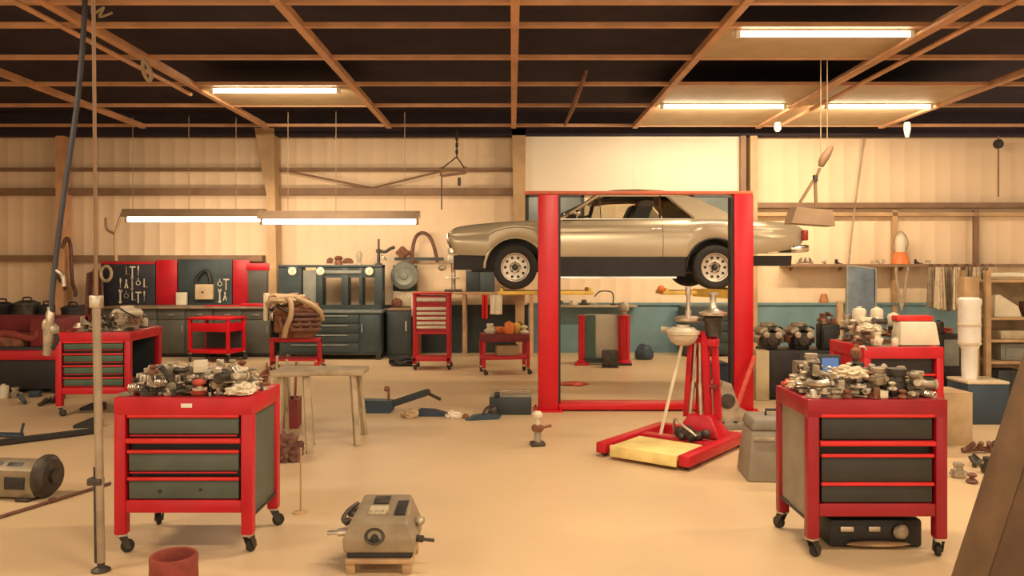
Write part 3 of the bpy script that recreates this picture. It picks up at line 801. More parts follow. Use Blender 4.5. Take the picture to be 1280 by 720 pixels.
def heap(where, cx, cy, rz, w, dep, z, n, kinds, seed, taken=(), smax=1.15, top=.10, smin=.62):
    """a heap: each part is set down at a random spot, raised until it touches nothing already lying there"""
    rng = random.Random(seed)
    ca, sa = math.cos(rz), math.sin(rz)
    count = {}
    trees = []
    for rec in PLACED:
        if rec[3] == where:
            o = rec[0]; M = Matrix.LocRotScale(o.location, o.rotation_euler, o.scale)
            trees.append((bvh_at(o.data, M), o.location.x, o.location.y, junk_mesh(rec[1], o.data.materials[0])[1]*o.scale.x))
            count[(rec[1], rec[2])] = count.get((rec[1], rec[2]), 0) + 1
    done = tries = 0
    while done < n and tries < n * 40:
        tries += 1
        kind, m = rng.choice(kinds)
        if count.get((kind, m.name), 0) >= 7: continue
        me, r, h = junk_mesh(kind, m)
        sc = rng.uniform(smin, smax)
        R = r * sc
        if w/2 - R*.8 < 0 or dep/2 - R*.8 < 0: continue
        u, v = rng.uniform(-w/2 + R*.8, w/2 - R*.8), rng.uniform(-dep/2 + R*.8, dep/2 - R*.8)
        if any((u-a)**2 + (v-b)**2 < (R+c)**2 for a, b, c in taken): continue
        edge = min(1, 2.2*(1 - max(abs(u)/(w/2), abs(v)/(dep/2))) + .15)
        lim = top * edge
        x_, y_ = cx + u*ca - v*sa, cy + u*sa + v*ca
        rot = Euler((0, 0, rng.uniform(0, 6.28)))
        dz = 0.0; near = [t for t in trees if (t[1]-x_)**2 + (t[2]-y_)**2 < (R*1.3 + t[3]*1.3)**2]
        ok = False
        while dz <= lim:
            M = Matrix.LocRotScale(Vector((x_, y_, z + .002 + dz)), rot, Vector((sc, sc, sc)))
            t = bvh_at(me, M)
            if not any(t.overlap(q[0]) for q in near): ok = True; break
            dz += .012
        if not ok: continue
        junk(kind, m, x_, y_, z + dz, rot.z, where, sc)
        trees.append((t, x_, y_, R)); count[(kind, m.name)] = count.get((kind, m.name), 0) + 1
        done += 1
MIX = [('gear', STEEL), ('gear', IRON), ('flange', CAST), ('flange', STEEL), ('pipe_elbow', IRON), ('pipe_elbow', CAST), ('bracket', IRON), ('bracket', CAST), ('carburettor', CAST), ('carburettor', IRON),
       ('bolt', STEEL), ('bolt', IRON), ('manifold', IRON), ('bracket', STEEL), ('gear', CAST), ('flange', GUN), ('pipe_elbow', GUN), ('connecting_rod', IRON), ('rag', CANVAS), ('bracket', RUST), ('carburettor', GUN), ('gear', GUN), ('spring', IRON), ('pulley', CAST), ('manifold', STEEL), ('manifold', CAST), ('spring', STEEL), ('pulley', IRON), ('pulley', STEEL), ('connecting_rod', STEEL), ('connecting_rod', CAST), ('bearing_ball_joint', CAST),
       ('bearing_ball_joint', STEEL), ('rag', CANVAS), ('small_box', CREAM), ('bearing_ball_joint', RUST), ('pipe_elbow', STEEL)]
TOPZ = .924
# --- heap on the grey-green drawer cabinet
wFL = 'the grey-green drawer cabinet'
fx, fy = X(228.5, 4.70), 4.70
def onF(u, v): return (fx + u, fy + v)
taken = []
def put(f, kind, m, u, v, z, rz, where, sc=1.0, lst=None):
    a, b = f(u, v)
    o = junk(kind, m, a, b, z, rz, where, sc)
    if lst is not None: lst.append((u, v - .285, junk_mesh(kind, m)[1]*sc))
    return o
put(onF, 'rag', CANVAS, .17, .35, TOPZ, .3, wFL, 1.5, taken)
put(onF, 'rag', CREAM, .31, .10, TOPZ, 1.2, wFL, .9, taken)
put(onF, 'canister', WHITE, -.06, .45, TOPZ, 0, wFL, 1.05, taken)
put(onF, 'bearing_ball_joint', REDSOFT, .05, .12, TOPZ, 0, wFL, 1.15, taken)
put(onF, 'manifold', CAST, -.18, .22, TOPZ, .3, wFL, 1.0, taken)
put(onF, 'carburettor', CAST, -.22, .45, TOPZ, 1.0, wFL, .95, taken)
heap(wFL, fx, fy + .285, 0, .80, .56, TOPZ, 105, MIX, 11, [(.17, .05, .075), (.05, .12-.285, .03)], 1.05, .12)
# --- heap on the charcoal drawer cabinet
wFR = 'the charcoal drawer cabinet'
gx, gy = X(1097.5, 4.63), 4.63
def onG(u, v): return (gx + u, gy + v)
taken = []
put(onG, 'carburettor', IRON, .17, .13, TOPZ, .2, wFR, 1.25, taken)
put(onG, 'carburettor', BLACK, .05, .30, TOPZ, .9, wFR, 1.1, taken)
put(onG, 'manifold', CAST, -.20, .12, TOPZ, -.1, wFR, 1.1, taken)
put(onG, 'rag', CANVAS, -.29, .37, TOPZ, .3, wFR, .95, taken)
put(onG, 'rag', REDSOFT, -.33, .52, TOPZ, 2, wFR, .5, taken)
put(onG, 'manifold', IRON, -.14, .26, TOPZ, .1, wFR, .95, taken)
taken = [(-.10, .05, .05), (-.10, .46-.285, .08), (.29, .42-.285, .13), (.09, .51-.285, .06)]
heap(wFR, gx, gy + .285, 0, .79, .56, TOPZ, 110, MIX, 23, taken, 1.05, .125)
# tablet on the cabinet
t = thing('diagnostic_tablet', 'black diagnostic tablet with a blue screen standing in the heap of parts', 'tablet', (gx - .10, gy + .46, TOPZ + .003), .05)
MB().box((0, 0, .125), (.15, .03, .16), .008, (-.15, 0, 0)).build('case', BLACK, t)
MB().box((-.0, -.0185, .135), (.105, .004, .105), 0, (-.15, 0, 0)).build('screen', SCREEN, t)
MB().box((0, -.04, .035), (.11, .05, .07), .008).build('cradle', CREAM, t)
for i, (q, m, nmx) in enumerate(((0, CARD, 'lower'), (.042, CARD, 'upper'))):
    o = MB().box((0, 0, .02), (.23 - i*.02, .19, .040), .003).box((0, 0, .0405), (.235 - i*.02, .195, .004), .001).build('flat_carton', CARD, None, (gx + .275, gy + .44, TOPZ + .001 + q*1.02), .04 + i*.05)
    tag(o, '%s of two flat tan cartons behind the black carburettor on the charcoal drawer cabinet' % nmx, 'carton', 'flat cartons on the charcoal drawer cabinet')
t = thing('pressure_valve', 'rust red valve with a dark round body standing upright behind the heap', 'valve', (gx + .09, gy + .51, TOPZ + .001))
MB().lathe([(0, 0), (.05, 0), (.05, .02), (.03, .03), (.03, .06), (.055, .08), (.058, .12), (.045, .15), (.02, .16), (.02, .18), (0, .18)], n=20).build('valve_body', IRON, t)
MB().lathe([(0, .18), (.028, .18), (.035, .20), (.03, .235), (.012, .25), (.012, .27), (0, .27)], n=16).build('cap', RUST, t)
MB().tube([(.02, 0, .25), (.05, 0, .255), (.07, 0, .23)], .008).build('lever', STEEL, t)
# --- heaps on the two farther cabinets
wBL = 'the green drawer cabinet'
bx_, by_ = X(116, 9.0), 9.0
HB = .95
heap(wBL, bx_, by_ + .47, .06, .76, .88, HB, 40, MIX + [('canister', CREAM)], 31, [(.14, .05, .23)], 1.3, .10)
wBR = 'the half hidden red cabinet'
cx_, cy_ = X(1130, 7.4), 7.4
HR = .945
heap(wBR, cx_ - .04, cy_ + .40, 0, .60, .70, HR, 44, [('flange', CAST), ('carburettor', CAST), ('carburettor', CREAM), ('manifold', CAST), ('pipe_elbow', CREAM), ('bearing_ball_joint', CAST), ('gear', RUST), ('rag', CREAM),
     ('rag', CANVAS), ('manifold', RUST), ('pipe_elbow', IRON), ('canister', CREAM), ('flange', RUST)], 47, [(.165, -.16, .20)], 1.5, .20)

# ------------------------------------------------------------------ engines and gearboxes
def engine(label, x, y, z, rz, sc, body, trimm, cat='engine', group=None, name='engine'):
    t = thing(name, label, cat, (x, y, z + .002), rz, group)
    t.scale = (sc, sc, sc)
    MB().box((0, 0, .17), (.46, .30, .22), .03).box((0, 0, .055), (.36, .24, .11), .02).build('engine_block', body, t)
    for s in (-1, 1):
        MB().box((0, s*.13, .315), (.44, .15, .08), .025, (s*-.5, 0, 0)).build('valve_cover', trimm, t)
    mb = MB().box((0, 0, .34), (.30, .12, .06), .02)
    mb.build('intake_manifold', body, t)
    MB().lathe([(0, 0), (.11, 0), (.125, .012), (.125, .055), (.11, .065), (.03, .07), (0, .075)], (0, 0, .372), n=24).build('air_filter', trimm, t)
    for i, (yy, zz, r) in enumerate(((0, .15, .085), (.10, .25, .05), (-.10, .24, .055))):
        MB().lathe([(0, 0), (r, 0), (r*1.05, .008), (r*.85, .02), (r*1.05, .032), (r, .04), (r*.3, .045), (0, .045)], (-.235, yy, zz), (-1, 0, 0), 20).build('pulley', STEEL if i else IRON, t)
    for s in (-1, 1):
        for q in (-.15, -.05, .05, .15):
            MB().tube([(q, s*.15, .22), (q, s*.20, .20), (q+.03, s*.21, .10)], .02, 8, 3).build('exhaust_runner', RUST if body is not IRON else STEEL, t)
    MB().tube([(-.15, -.05, .39), (-.18, -.18, .36), (-.05, -.22, .28), (.1, -.2, .2)], .014, 8).build('hose', BLACK, t)
    return t
engine('pale alloy engine on the green drawer cabinet', bx_ + .14, by_ + .52, HB, .9, .62, CAST, CREAM)
# stand of the brown engine left of the teal workbench
ed = 13.2
st_ = thing('engine_stand', 'low red engine stand under the brown engine', 'engine stand', (X(370, ed), ed, 0), 0)
for s in (-1, 1):
    MB().bx(s*.42, s*.36, -.25, .25, .07, .13, .008).build('base_rail', RED, st_)
    MB().bx(s*.42, s*.36, -.05, .05, .13, .50, .008).build('upright', RED, st_)
    for yy in (-.2, .2): caster(st_, s*.39, yy, .07, yy)
MB().bx(-.42, .42, -.06, .06, .44, .51, .008).build('cross_beam', RED, st_)
MB().bx(-.36, .36, -.22, .22, .15, .18).build('drip_tray', RED, st_)
eb = engine('brown engine draped with beige hoses on the low red stand', X(372, ed), ed, .512, .1, 1.5, RUST, RUST)
for i, pts in enumerate(([(-.10, -.12, .44), (-.04, -.20, .40), (-.03, -.24, .26), (-.08, -.24, .12), (-.10, -.24, .02)], [(-.02, -.10, .45), (.06, -.18, .42), (.16, -.20, .38), (.26, -.18, .30), (.28, -.12, .2)],
                         [(-.3, -.1, .36), (-.24, -.14, .42), (-.10, -.16, .44), (.1, -.12, .45)])):
    MB().tube(pts, .030, 10).build('draped_hose', mat('tan_hose', (.46,.32,.18), .6), eb, label='beige draped hose')
MB().blob((-.13, -.04, .41), (.20, .17, .075), .5, 3, 4, 3).build('cloth_cover', mat('tan_hose', (.46,.32,.18), .6), eb, label='tan cloth cover')
for k in range(4): MB().tube([(-.05, -.205, .10+.055*k), (.15, -.215, .10+.055*k), (.27, -.17, .10+.055*k)], .022, 8).build('cooling_rib', BROWN, eb)
MB().box((-.33, -.02, .34), (.05, .10, .30), .01).build('mounting_plate', CREAM, eb, label='cream mounting plate')
# gearbox in the foreground
gd = 4.42
gs = thing('machine_stand', 'low wooden stand carrying the bronze coloured gearbox', 'stand', (X(474, gd), gd + .16, 0))
MB().bx(-.185, .185, -.19, .19, .06, .085, .006).build('stand_top', WOOD, gs)
for sx in (-1, 1):
    for sy in (-1, 1): MB().bx(sx*.18, sx*.13, sy*.18, sy*.13, 0, .06, .005).build('leg', WOOD, gs)
gb = thing('gearbox', 'bronze coloured gearbox with a round black bore on a low wooden stand', 'gearbox', (X(474, gd), gd + .16, .087), 0)
gb.scale = (1.05, 1, .86)
# frustum casing: front face sits at y -0.19
mb = MB()
P = [(-.185, -.18, .035), (.185, -.18, .035), (.185, .18, .035), (-.185, .18, .035), (-.19, -.19, .12), (.19, -.19, .12), (.19, .20, .12), (-.19, .20, .12),
     (-.15, -.18, .235), (.15, -.18, .235), (.13, .17, .30), (-.13, .17, .30)]
V = [mb.bm.verts.new(p) for p in P]
for f in ((3, 2, 1, 0), (0, 1, 5, 4), (1, 2, 6, 5), (2, 3, 7, 6), (3, 0, 4, 7), (4, 5, 9, 8), (5, 6, 10, 9), (6, 7, 11, 10), (7, 4, 8, 11), (8, 9, 10, 11)): mb.bm.faces.new([V[i] for i in f])
bmesh.ops.bevel(mb.bm, geom=mb.bm.edges[:], offset=.012, segments=2, profile=.5, affect='EDGES')
co_ = mb.build('casing', GUN, gb); co_.data.polygons.foreach_set('use_smooth', [False]*len(co_.data.polygons))
MB().bx(-.17, .175, -.17, .17, 0, .034, .006).build('base_plate', BLACK, gb)
MB().lathe([(.036, .0), (.052, .0), (.054, .012), (.05, .018), (.038, .018), (.036, .0)], (-.02, -.178, .145), (0, -1, .15), 28).build('bore_ring', IRON, gb)
MB().lathe([(0, .0), (.037, .0), (.037, .006), (.016, .008), (.014, .02), (0, .02)], (-.02, -.180, .145), (0, -1, .15), 24).build('bore', BLACK, gb)
def topz(y): return .235 + (y + .18) * (.065/.35)
for nmx, xx, yy, sx, sy, m in (('vent_cover', -.02, .08, .085, .09, IRON), ('vent_cover', .10, -.02, .06, .17, BLACK), ('inspection_plate', -.02, -.05, .10, .10, TANMET)):
    MB().box((xx, yy, topz(yy)+.006), (sx, sy, .016), .004, (.184, 0, 0)).build(nmx, m, gb)
for i in range(4):
    MB().cyl((-.055 + .03*i, -.085, topz(-.085)+.012), (-.055 + .03*i, -.085, topz(-.085)+.026), .008, n=8).build('bolt', STEEL, gb)
MB().cyl((-.17, -.14, .16), (-.275, -.15, .155), .014, n=12).cyl((-.16, -.14, .16), (-.22, -.145, .158), .026, n=14).build('input_shaft', STEEL, gb)
MB().cyl((.18, -.10, .10), (.285, -.11, .09), .011, n=12).cyl((.17, -.09, .10), (.225, -.10, .095), .022, n=12).build('output_shaft', IRON, gb)
MB().tube([(-.18, -.08, .18), (-.21, -.06, .21), (-.19, .0, .25), (-.15, .06, .275)], .012, 8).build('oil_line', IRON, gb)
for yy in (-.10, .02, .12): MB().blob((-.175, yy, .215), (.026, .03, .022), .2, 2, yy*30, 2, False).build('side_fitting', IRON, gb)
MB().blob((.195, .02, .17), (.028, .05, .03), .15, 2, 3, 2, False).build('side_fitting', CAST, gb)
# gear motor on the floor at left
md = 5.85
gm = thing('gear_motor', 'tan gear motor with a big round end flange lying on the floor at left', 'motor', (X(24, md), md + .05, 0), -.12)
zc = .155
MB().prism([(-.10, .02), (.10, .02), (.135, .10), (.13, .22), (.06, .265), (-.06, .265), (-.13, .22), (-.135, .10)], -.26, .165, 'yz').build('housing', GUN, gm)
MB().lathe([(0, 0), (.15, 0), (.155, .01), (.155, .035), (.13, .05), (.12, .075), (.05, .08), (.05, .10), (0, .10)], (.165, 0, .156), (1, 0, 0), 36).build('end_flange', IRON, gm)
for i, xx in enumerate((-.17, .04)):
    MB().bx(xx-.085, xx+.075, -.142, -.118, .085, .175, .008).build('side_window', BLACK, gm)
for i, xx in enumerate((-.18, -.02)):
    MB().box((xx+.02, -.085, .243), (.12, .06, .012), .004, (-.5 + 1.2, 0, 0)).build('top_vent', BLACK, gm)
for xx in (-.2, .1): MB().bx(xx-.05, xx+.05, -.15, .15, 0, .022, .004).build('mounting_foot', IRON, gm)
for k in range(6): MB().cyl((.199, .125*math.cos(k*1.05), .156+.125*math.sin(k*1.05)), (.212, .125*math.cos(k*1.05), .156+.125*math.sin(k*1.05)), .010, n=6).build('bolt', STEEL, gm)

# ------------------------------------------------------------------ foreground poles, rods, pot, board
pd = 4.5
pp = thing('prop_pole', 'tall tan telescopic prop pole standing beside the grey-green drawer cabinet', 'prop pole', (X(132, pd), pd - .05, 0))
tx = X(118, pd) - X(132, pd)
MB().cyl((0, 0, .05), (tx*.42, 0, 1.50), .022, n=14).build('lower_tube', POLEM, pp)
MB().cyl((tx*.42, 0, 1.46), (tx*.8, 0, CZ - .03), .010, n=10).build('upper_rod', BEAMD, pp)
MB().lathe([(0, 0), (.05, 0), (.05, .012), (.02, .03), (.02, .06), (0, .06)], n=16).build('foot', IRON, pp)
MB().cyl((-.018, 0, .05), (-.024, 0, .58), .018, n=10).build('lock_rod', IRON, pp)
MB().box((-.03, 0, .50), (.08, .05, .04), .008).build('clamp', IRON, pp)
MB().box((tx*.42, 0, 1.50), (.06, .055, .07), .008).build('collar', STEEL, pp)
# drop hose
hd = 7.4
hp = thing('hanging_air_hose', 'dark blue air hose hanging from the ceiling with a metal tool on its end', 'air hose', (X(62, hd), hd, .86))
HZ0 = .86
def hp_pt(px, py): return (X(px, hd) - X(62, hd), 0, Z(py, hd) - HZ0)
MB().tube([hp_pt(107, -15), hp_pt(103, 60), hp_pt(95, 140), hp_pt(79, 250), hp_pt(68, 340), hp_pt(63, 400)], .024, 10).build('hose', HOSEM, hp)
MB().lathe([(0, 0), (.032, 0), (.036, .02), (.036, .09), (.024, .12), (.024, .15), (0, .15)], hp_pt(62.5, 404), (0, 0, 1), 14).build('coupling', STEEL, hp)
mb = MB().tube([hp_pt(62, 404), hp_pt(61, 418), hp_pt(60, 432), hp_pt(58, 444)], lambda t: .055*(1-.45*t), 12).blob(hp_pt(67, 412), (.05, .05, .05), .2, 2, 2, 2, False).blob(hp_pt(58, 406), (.035, .05, .06), .2, 2, 3, 2, False)
mb.build('air_tool', CAST, hp)
MB().tube([hp_pt(68, 416), hp_pt(72, 424), hp_pt(66, 436)], .018, 8).build('trigger', BLACK, hp)
MB().tube([hp_pt(70, 338), hp_pt(78, 344), hp_pt(80, 358)], .018, 8).build('clip', STEEL, hp)
# thin cable that loops on the left ceiling rafter
o = MB().tube([(X(115, 7.55), 7.55, CZ-.05), (-3.93, 7.5, CZ-.14), (-3.86, 7.56, CZ-.06), (-3.93, 7.62, CZ-.13), (-3.80, 7.6, CZ-.10)], .012, 6).build('ceiling_cable', CABLE)
tag(o, 'knotted cable where the left pipe crosses the purlin', 'cable')
o = MB().tube([(-4.40, 9.55, CZ-.02), (-4.42, 9.58, CZ-.16), (-4.36, 9.6, CZ-.28), (-4.32, 9.58, CZ-.2), (-4.38, 9.56, CZ-.05)], .025, 8).build('ceiling_cable', CABLE)
tag(o, 'short looped cable hanging under the left pipe carrying rafter', 'cable')
# floor rods at left
o = MB().cyl((X(-30, 5.22), 5.22, .014), (X(138, 6.2), 6.2, .014), .012, n=10).cyl((X(63, 5.72), 5.72, .014), (X(68, 5.76), 5.76, .014), .022, n=10).build('steel_rod', BROWN)
tag(o, 'long thin brown rod lying on the floor in front of the gear motor', 'rod')
o = MB().bar((X(-20, 7.55), 7.4, .035), (X(124, 8.1), 8.1, .035), .035, .04, .008).build('square_bar', BLACK)
tag(o, 'black square bar lying on the floor behind the gear motor', 'bar')
o = MB().bar((X(-20, 7.95), 7.95, .03), (X(28, 7.9), 7.9, .03), .05, .03, .008).bar((X(26, 7.9), 7.9, .03), (X(28, 7.9), 7.92, .14), .02, .02).build('crowbar', NAVY)
tag(o, 'short dark bar with an upturned end on the floor at far left', 'bar')
# terracotta bucket
td = 4.12
o = MB().lathe([(0, 0), (.118, 0), (.124, .02), (.120, .12), (.122, .165), (.114, .178), (.104, .175), (.096, .15), (.09, .05), (0, .045)], n=36).build('clay_tub', TERRA, None, (X(207, td), td + .10, 0))
tag(o, 'terracotta red round tub on the floor in front of the grey-green drawer cabinet', 'tub')
# leaning timber panel at right
lb = thing('timber_sheet', 'large brown timber sheet of boards leaning at the right edge of the floor', 'timber sheet', (1.67, 2.75, 0), 0, ry=math.radians(18))
pw = .22
for i in range(5):
    MB().bx(0, .045, .55 - pw*(i+1) + .003, .55 - pw*i - .003, .015, 2.2, .005).build('board', mat('brown_board_%d' % (i % 3), [(.125, .072, .036), (.10, .055, .028), (.15, .088, .045)][i % 3], .65, 0, .25, 4, .1), lb)
for q in (-.4, .4): MB().bar((.10, q, 1.75), (1.189, q, .386), .045, .03).build('support_prop', WOOD, lb)
for q in (.25, 1.9): MB().bx(.045, .08, -.55, .55, q, q+.09, .005).build('batten', WOOD, lb)

# ------------------------------------------------------------------ middle of the floor
# trestle bench
sd = 7.62
tb = thing('trestle_bench', 'grey wooden trestle bench with splayed legs behind the grey-green drawer cabinet', 'bench', (X(397, sd), sd, 0), 0)
ht = Z(460, sd+.15)
MB().bx(-.43, .43, -.02, .34, ht-.055, ht, .012).build('bench_top', WOODG, tb)
for s, xx in ((-1, -.38), (1, .34)):
    MB().bar((xx - .01, .02, ht-.05), (xx + s*.05, -.07, .0), .04, .05, .004).build('leg', WOODG, tb)
    MB().bar((xx - .01, .30, ht-.05), (xx + s*.03, .42, .0), .04, .05, .004).build('leg', WOODG, tb)
    MB().bar((xx + s*.02, -.02, .28), (xx + s*.02, .36, .28), .03, .03).build('stretcher', WOODG, tb)
sd2 = 7.35
o = thing('wooden_easel', 'narrow wooden folding stand between the drawer cabinet and the trestle bench', 'folding stand', (X(366, sd2), sd2, 0), .2)
ht2 = Z(464, sd2)
MB().bx(-.20, .16, -.10, .12, ht2-.04, ht2, .008).build('stand_top', WOODG, o)
for a, b in ((-.10, -.14), (.12, .16)):
    MB().bar((a, -.05, ht2-.04), (b, -.16, 0), .05, .035, .004).build('leg', WOODG, o)
    MB().bar((a, .08, ht2-.04), (b, .20, 0), .05, .035, .004).build('leg', WOODG, o)
# brown engine cover heap next to it
o = MB().blob((0, 0, .10), (.13, .12, .14), .5, 3.2, 4, 4).build('leather_bag', BROWN, None, (X(361, 7.0), 6.98, -.02))
tag(o, 'crumpled brown leather bag on the floor right of the grey-green drawer cabinet', 'bag')
t = thing('clutter_crate', 'dark crate of loose pipes behind the grey-green drawer cabinet', 'crate', (X(345, 8.3), 8.45, 0), .1)
MB().bx(-.2, .2, -.14, .14, 0, .03).bx(-.2, -.18, -.14, .14, .03, .30).bx(.18, .2, -.14, .14, .03, .30).bx(-.18, .18, -.14, -.12, .03, .30).bx(-.18, .18, .12, .14, .03, .30).build('crate_box', MAROON, t)
for i in range(7):
    a = -.15 + i*.05
    MB().cyl((a, -.05 + (i % 3)*.05, .035), (a + (-.08 if i % 2 else .06)*.3, .0 + (i % 2)*.03, .62 + (i*37 % 5)*.03), .014, n=8).build('pipe', STEEL if i % 3 else RUST, t)
# thin standing rod with flat foot
rs = thing('rod_stand', 'thin upright steel rod on a flat foot beside the brown bag', 'rod stand', (X(376, 5.5), 5.5, 0))
MB().lathe([(0, 0), (.05, 0), (.05, .008), (.015, .014), (0, .014)], n=20).build('foot', COLUMN, rs)
MB().cyl((0, 0, .012), (0, 0, Z(560, 5.5)), .007, n=8).build('rod', COLUMN, rs)
# floor tools in the middle
bd = 9.1
o = thing('battery_box', 'dark grey battery box with a carrying bar beside the left lift post', 'battery box', (X(638, bd), bd, 0), 0)
MB().bx(-.24, .24, 0, .22, 0, .20, .012).build('box_body', SLATED, o)
MB().bx(-.24, .24, 0, .22, .20, .218, .006).build('lid', mat('box_lid', (.23, .22, .18), .5), o)
MB().tube([(-.22, .11, .218), (-.22, .11, .26), (.22, .11, .26), (.22, .11, .218)], .009, 6, 1).build('handle', STEEL, o)
MB().blob((-.20, -.045, .05), (.05, .035, .06), .3, 3, 2, 2).build('terminal', IRON, o)
MB().cyl((-.18, -.02, .235), (-.12, -.02, .24), .028, n=10).build('plug', BLACK, o)
o = thing('welding_clamp', 'navy clamp lying on the floor left of the battery box', 'clamp', (X(604, 8.85), 8.85, 0), .25)
MB().prism([(-.20, 0), (.16, 0), (.20, .04), (.05, .06), (-.10, .05)], -.05, .05).build('jaw', NAVY, o)
MB().tube([(.0, 0, .06), (.05, .02, .12), (.14, .03, .15)], .016).build('handle', IRON, o)
o = MB().blob((0, 0, .03), (.085, .05, .05), .55, 4, 8, 3).build('crumpled_rag', CREAM, None, (X(567, 8.9), 8.9, 0)); tag(o, 'small cream rag on the floor between the dark box and the navy clamp', 'rag')
o = MB().lathe([(0, 0), (.035, 0), (.035, .035), (.02, .05), (0, .05)], n=14).build('drain_plug', RUST, None, (X(582, 8.9), 8.9, 0)); tag(o, 'small red brown cap beside the cream rag on the floor', 'cap')
o = thing('jack_tool', 'dark blue box with a long angled arm on the floor right of the trestle bench', 'tool', (X(478, 9.2), 9.2, 0), 0)
MB().prism([(-.24, 0), (.08, 0), (.12, .03), (.10, .14), (-.24, .15)], 0, .16).build('tool_body', NAVY, o)
MB().bar((.06, .10, .08), (.50, .16, .22), .07, .05, .01).build('arm', SLATED, o)
MB().lathe([(0, -.04), (.035, -.04), (.04, 0), (.035, .04), (0, .04)], (.50, .16, .22), (0, 1, 0), 14).build('pivot', IRON, o)
MB().bar((.50, .16, .21), (.66, .12, .14), .035, .03).build('tip', IRON, o)
MB().lathe([(0, -.03), (.025, -.03), (.035, 0), (.025, .03), (0, .03)], (.04, .08, .27), (1, 0, 0), 12).cyl((.06, .08, .14), (.06, .08, .27), .015).build('knob', RUST, o)
o = MB().prism([(-.16, 0), (.18, 0), (.20, .025), (.05, .07), (-.12, .08), (-.17, .04)], 0, .12).build('air_hammer', NAVY, None, (X(538, 9.0), 9.0, 0)); tag(o, 'navy blue air tool lying on the floor under the arm of the angled tool', 'air tool')
o = MB().blob((0, 0, .04), (.10, .07, .06), .3, 3, 5, 3).build('sanding_block', CARD, None, (X(514, 9.02), 8.95, 0)); tag(o, 'tan block on the floor left of the navy air tool', 'block')
# bottle jack
jd = 7.55
o = thing('bottle_jack', 'small rust coloured bottle jack standing alone on the floor before the left lift post', 'bottle jack', (X(672, jd), jd, 0), .2)
MB().box((0, 0, .02), (.13, .11, .04), .01).build('jack_base', IRON, o)
MB().lathe([(0, .04), (.035, .04), (.035, .13), (.03, .14), (0, .14)], n=16).build('cylinder', CAST, o)
MB().lathe([(0, .14), (.05, .14), (.06, .16), (.055, .19), (.03, .20), (0, .20)], n=18).build('collar', RUST, o)
MB().lathe([(0, .20), (.02, .20), (.02, .26), (.045, .27), (.05, .30), (.03, .325), (0, .33)], n=16).build('saddle', CREAM, o)
MB().cyl((.05, 0, .17), (.13, -.02, .19), .014, n=8).build('lever_socket', RUST, o)
o = MB().blob((0, 0, .01), (.20, .13, .03), .4, 2, 2, 3).build('red_smear', REDSOFT, None, (X(716, 11.6), 11.4, .005)); tag(o, 'flat red smear on the floor behind the left lift post', 'rag')  # flat red lump laid down as a red smear on the floor
# ------------------------------------------------------------------ left benches along the far wall
bw = 15.62            # face of the wainscot
bf = 14.75            # bench front
def benchcab(px0, px1, label, m=SLATED, ndoor=2, drawers=True, top=.90):
    d = bf + .06
    x0, x1 = X(px0, d), X(px1, d)
    t = thing('bench_cabinet', label, 'cabinet', ((x0+x1)/2, d, 0), 0, 'dark bench cabinets under the left pegboards')
    w = (x1-x0)/2 - .004
    MB().bx(-w, w, .02, bw-d-.02, .06, top, .004).build('cabinet_body', m, t)
    MB().bx(-w+.03, w-.03, .06, bw-d-.06, 0, .06).build('plinth', BLACK, t)
    n = ndoor
    for i in range(n):
        a, b = -w + 2*w*i/n + .008, -w + 2*w*(i+1)/n - .008
        dz = top - .20 if drawers else top - .01
        p = MB().bx(a, b, 0, .02, .08, dz - .01, .006).build('door', m, t)
        MB().bx(b-.05, b-.035, -.02, 0, dz-.25, dz-.12, .003).build('handle', STEEL, p)
        if drawers:
            p = MB().bx(a, b, 0, .02, dz, top-.01, .006).build('drawer', m, t)
            MB().bx((a+b)/2-.06, (a+b)/2+.06, -.02, 0, dz+.08, dz+.095, .003).build('handle', STEEL, p)
    return t
DG = mat('dark_olive_grey', (.075, .075, .062), .5, 0, .15, 4)
benchcab(128, 196, 'dark bench cabinet under the first pegboard, left of the red trolley', DG)
benchcab(196, 266, 'dark bench cabinet directly behind the red utility trolley', DG)
benchcab(266, 338, 'dark bench cabinet right of the red trolley, beside the tapered column', DG)
o = MB().bx(X(126, bf), X(340, bf), bf, bw-.02, .902, .945, .006).build('worktop', mat('worn_worktop', (.22, .16, .11), .55, 0, .25, 4)); tag(o, 'long brown worktop across the three dark bench cabinets', 'worktop')
o = MB().bx(X(300, bf), X(335, bf), bf+.02, bf+.12, .947, 1.0, .01).bx(X(255, bf), X(300, bf), bf+.02, bf+.12, .947, .97, .006).build('red_rule', RED); tag(o, 'red straightedge bar lying along the front of the long brown worktop', 'bar')
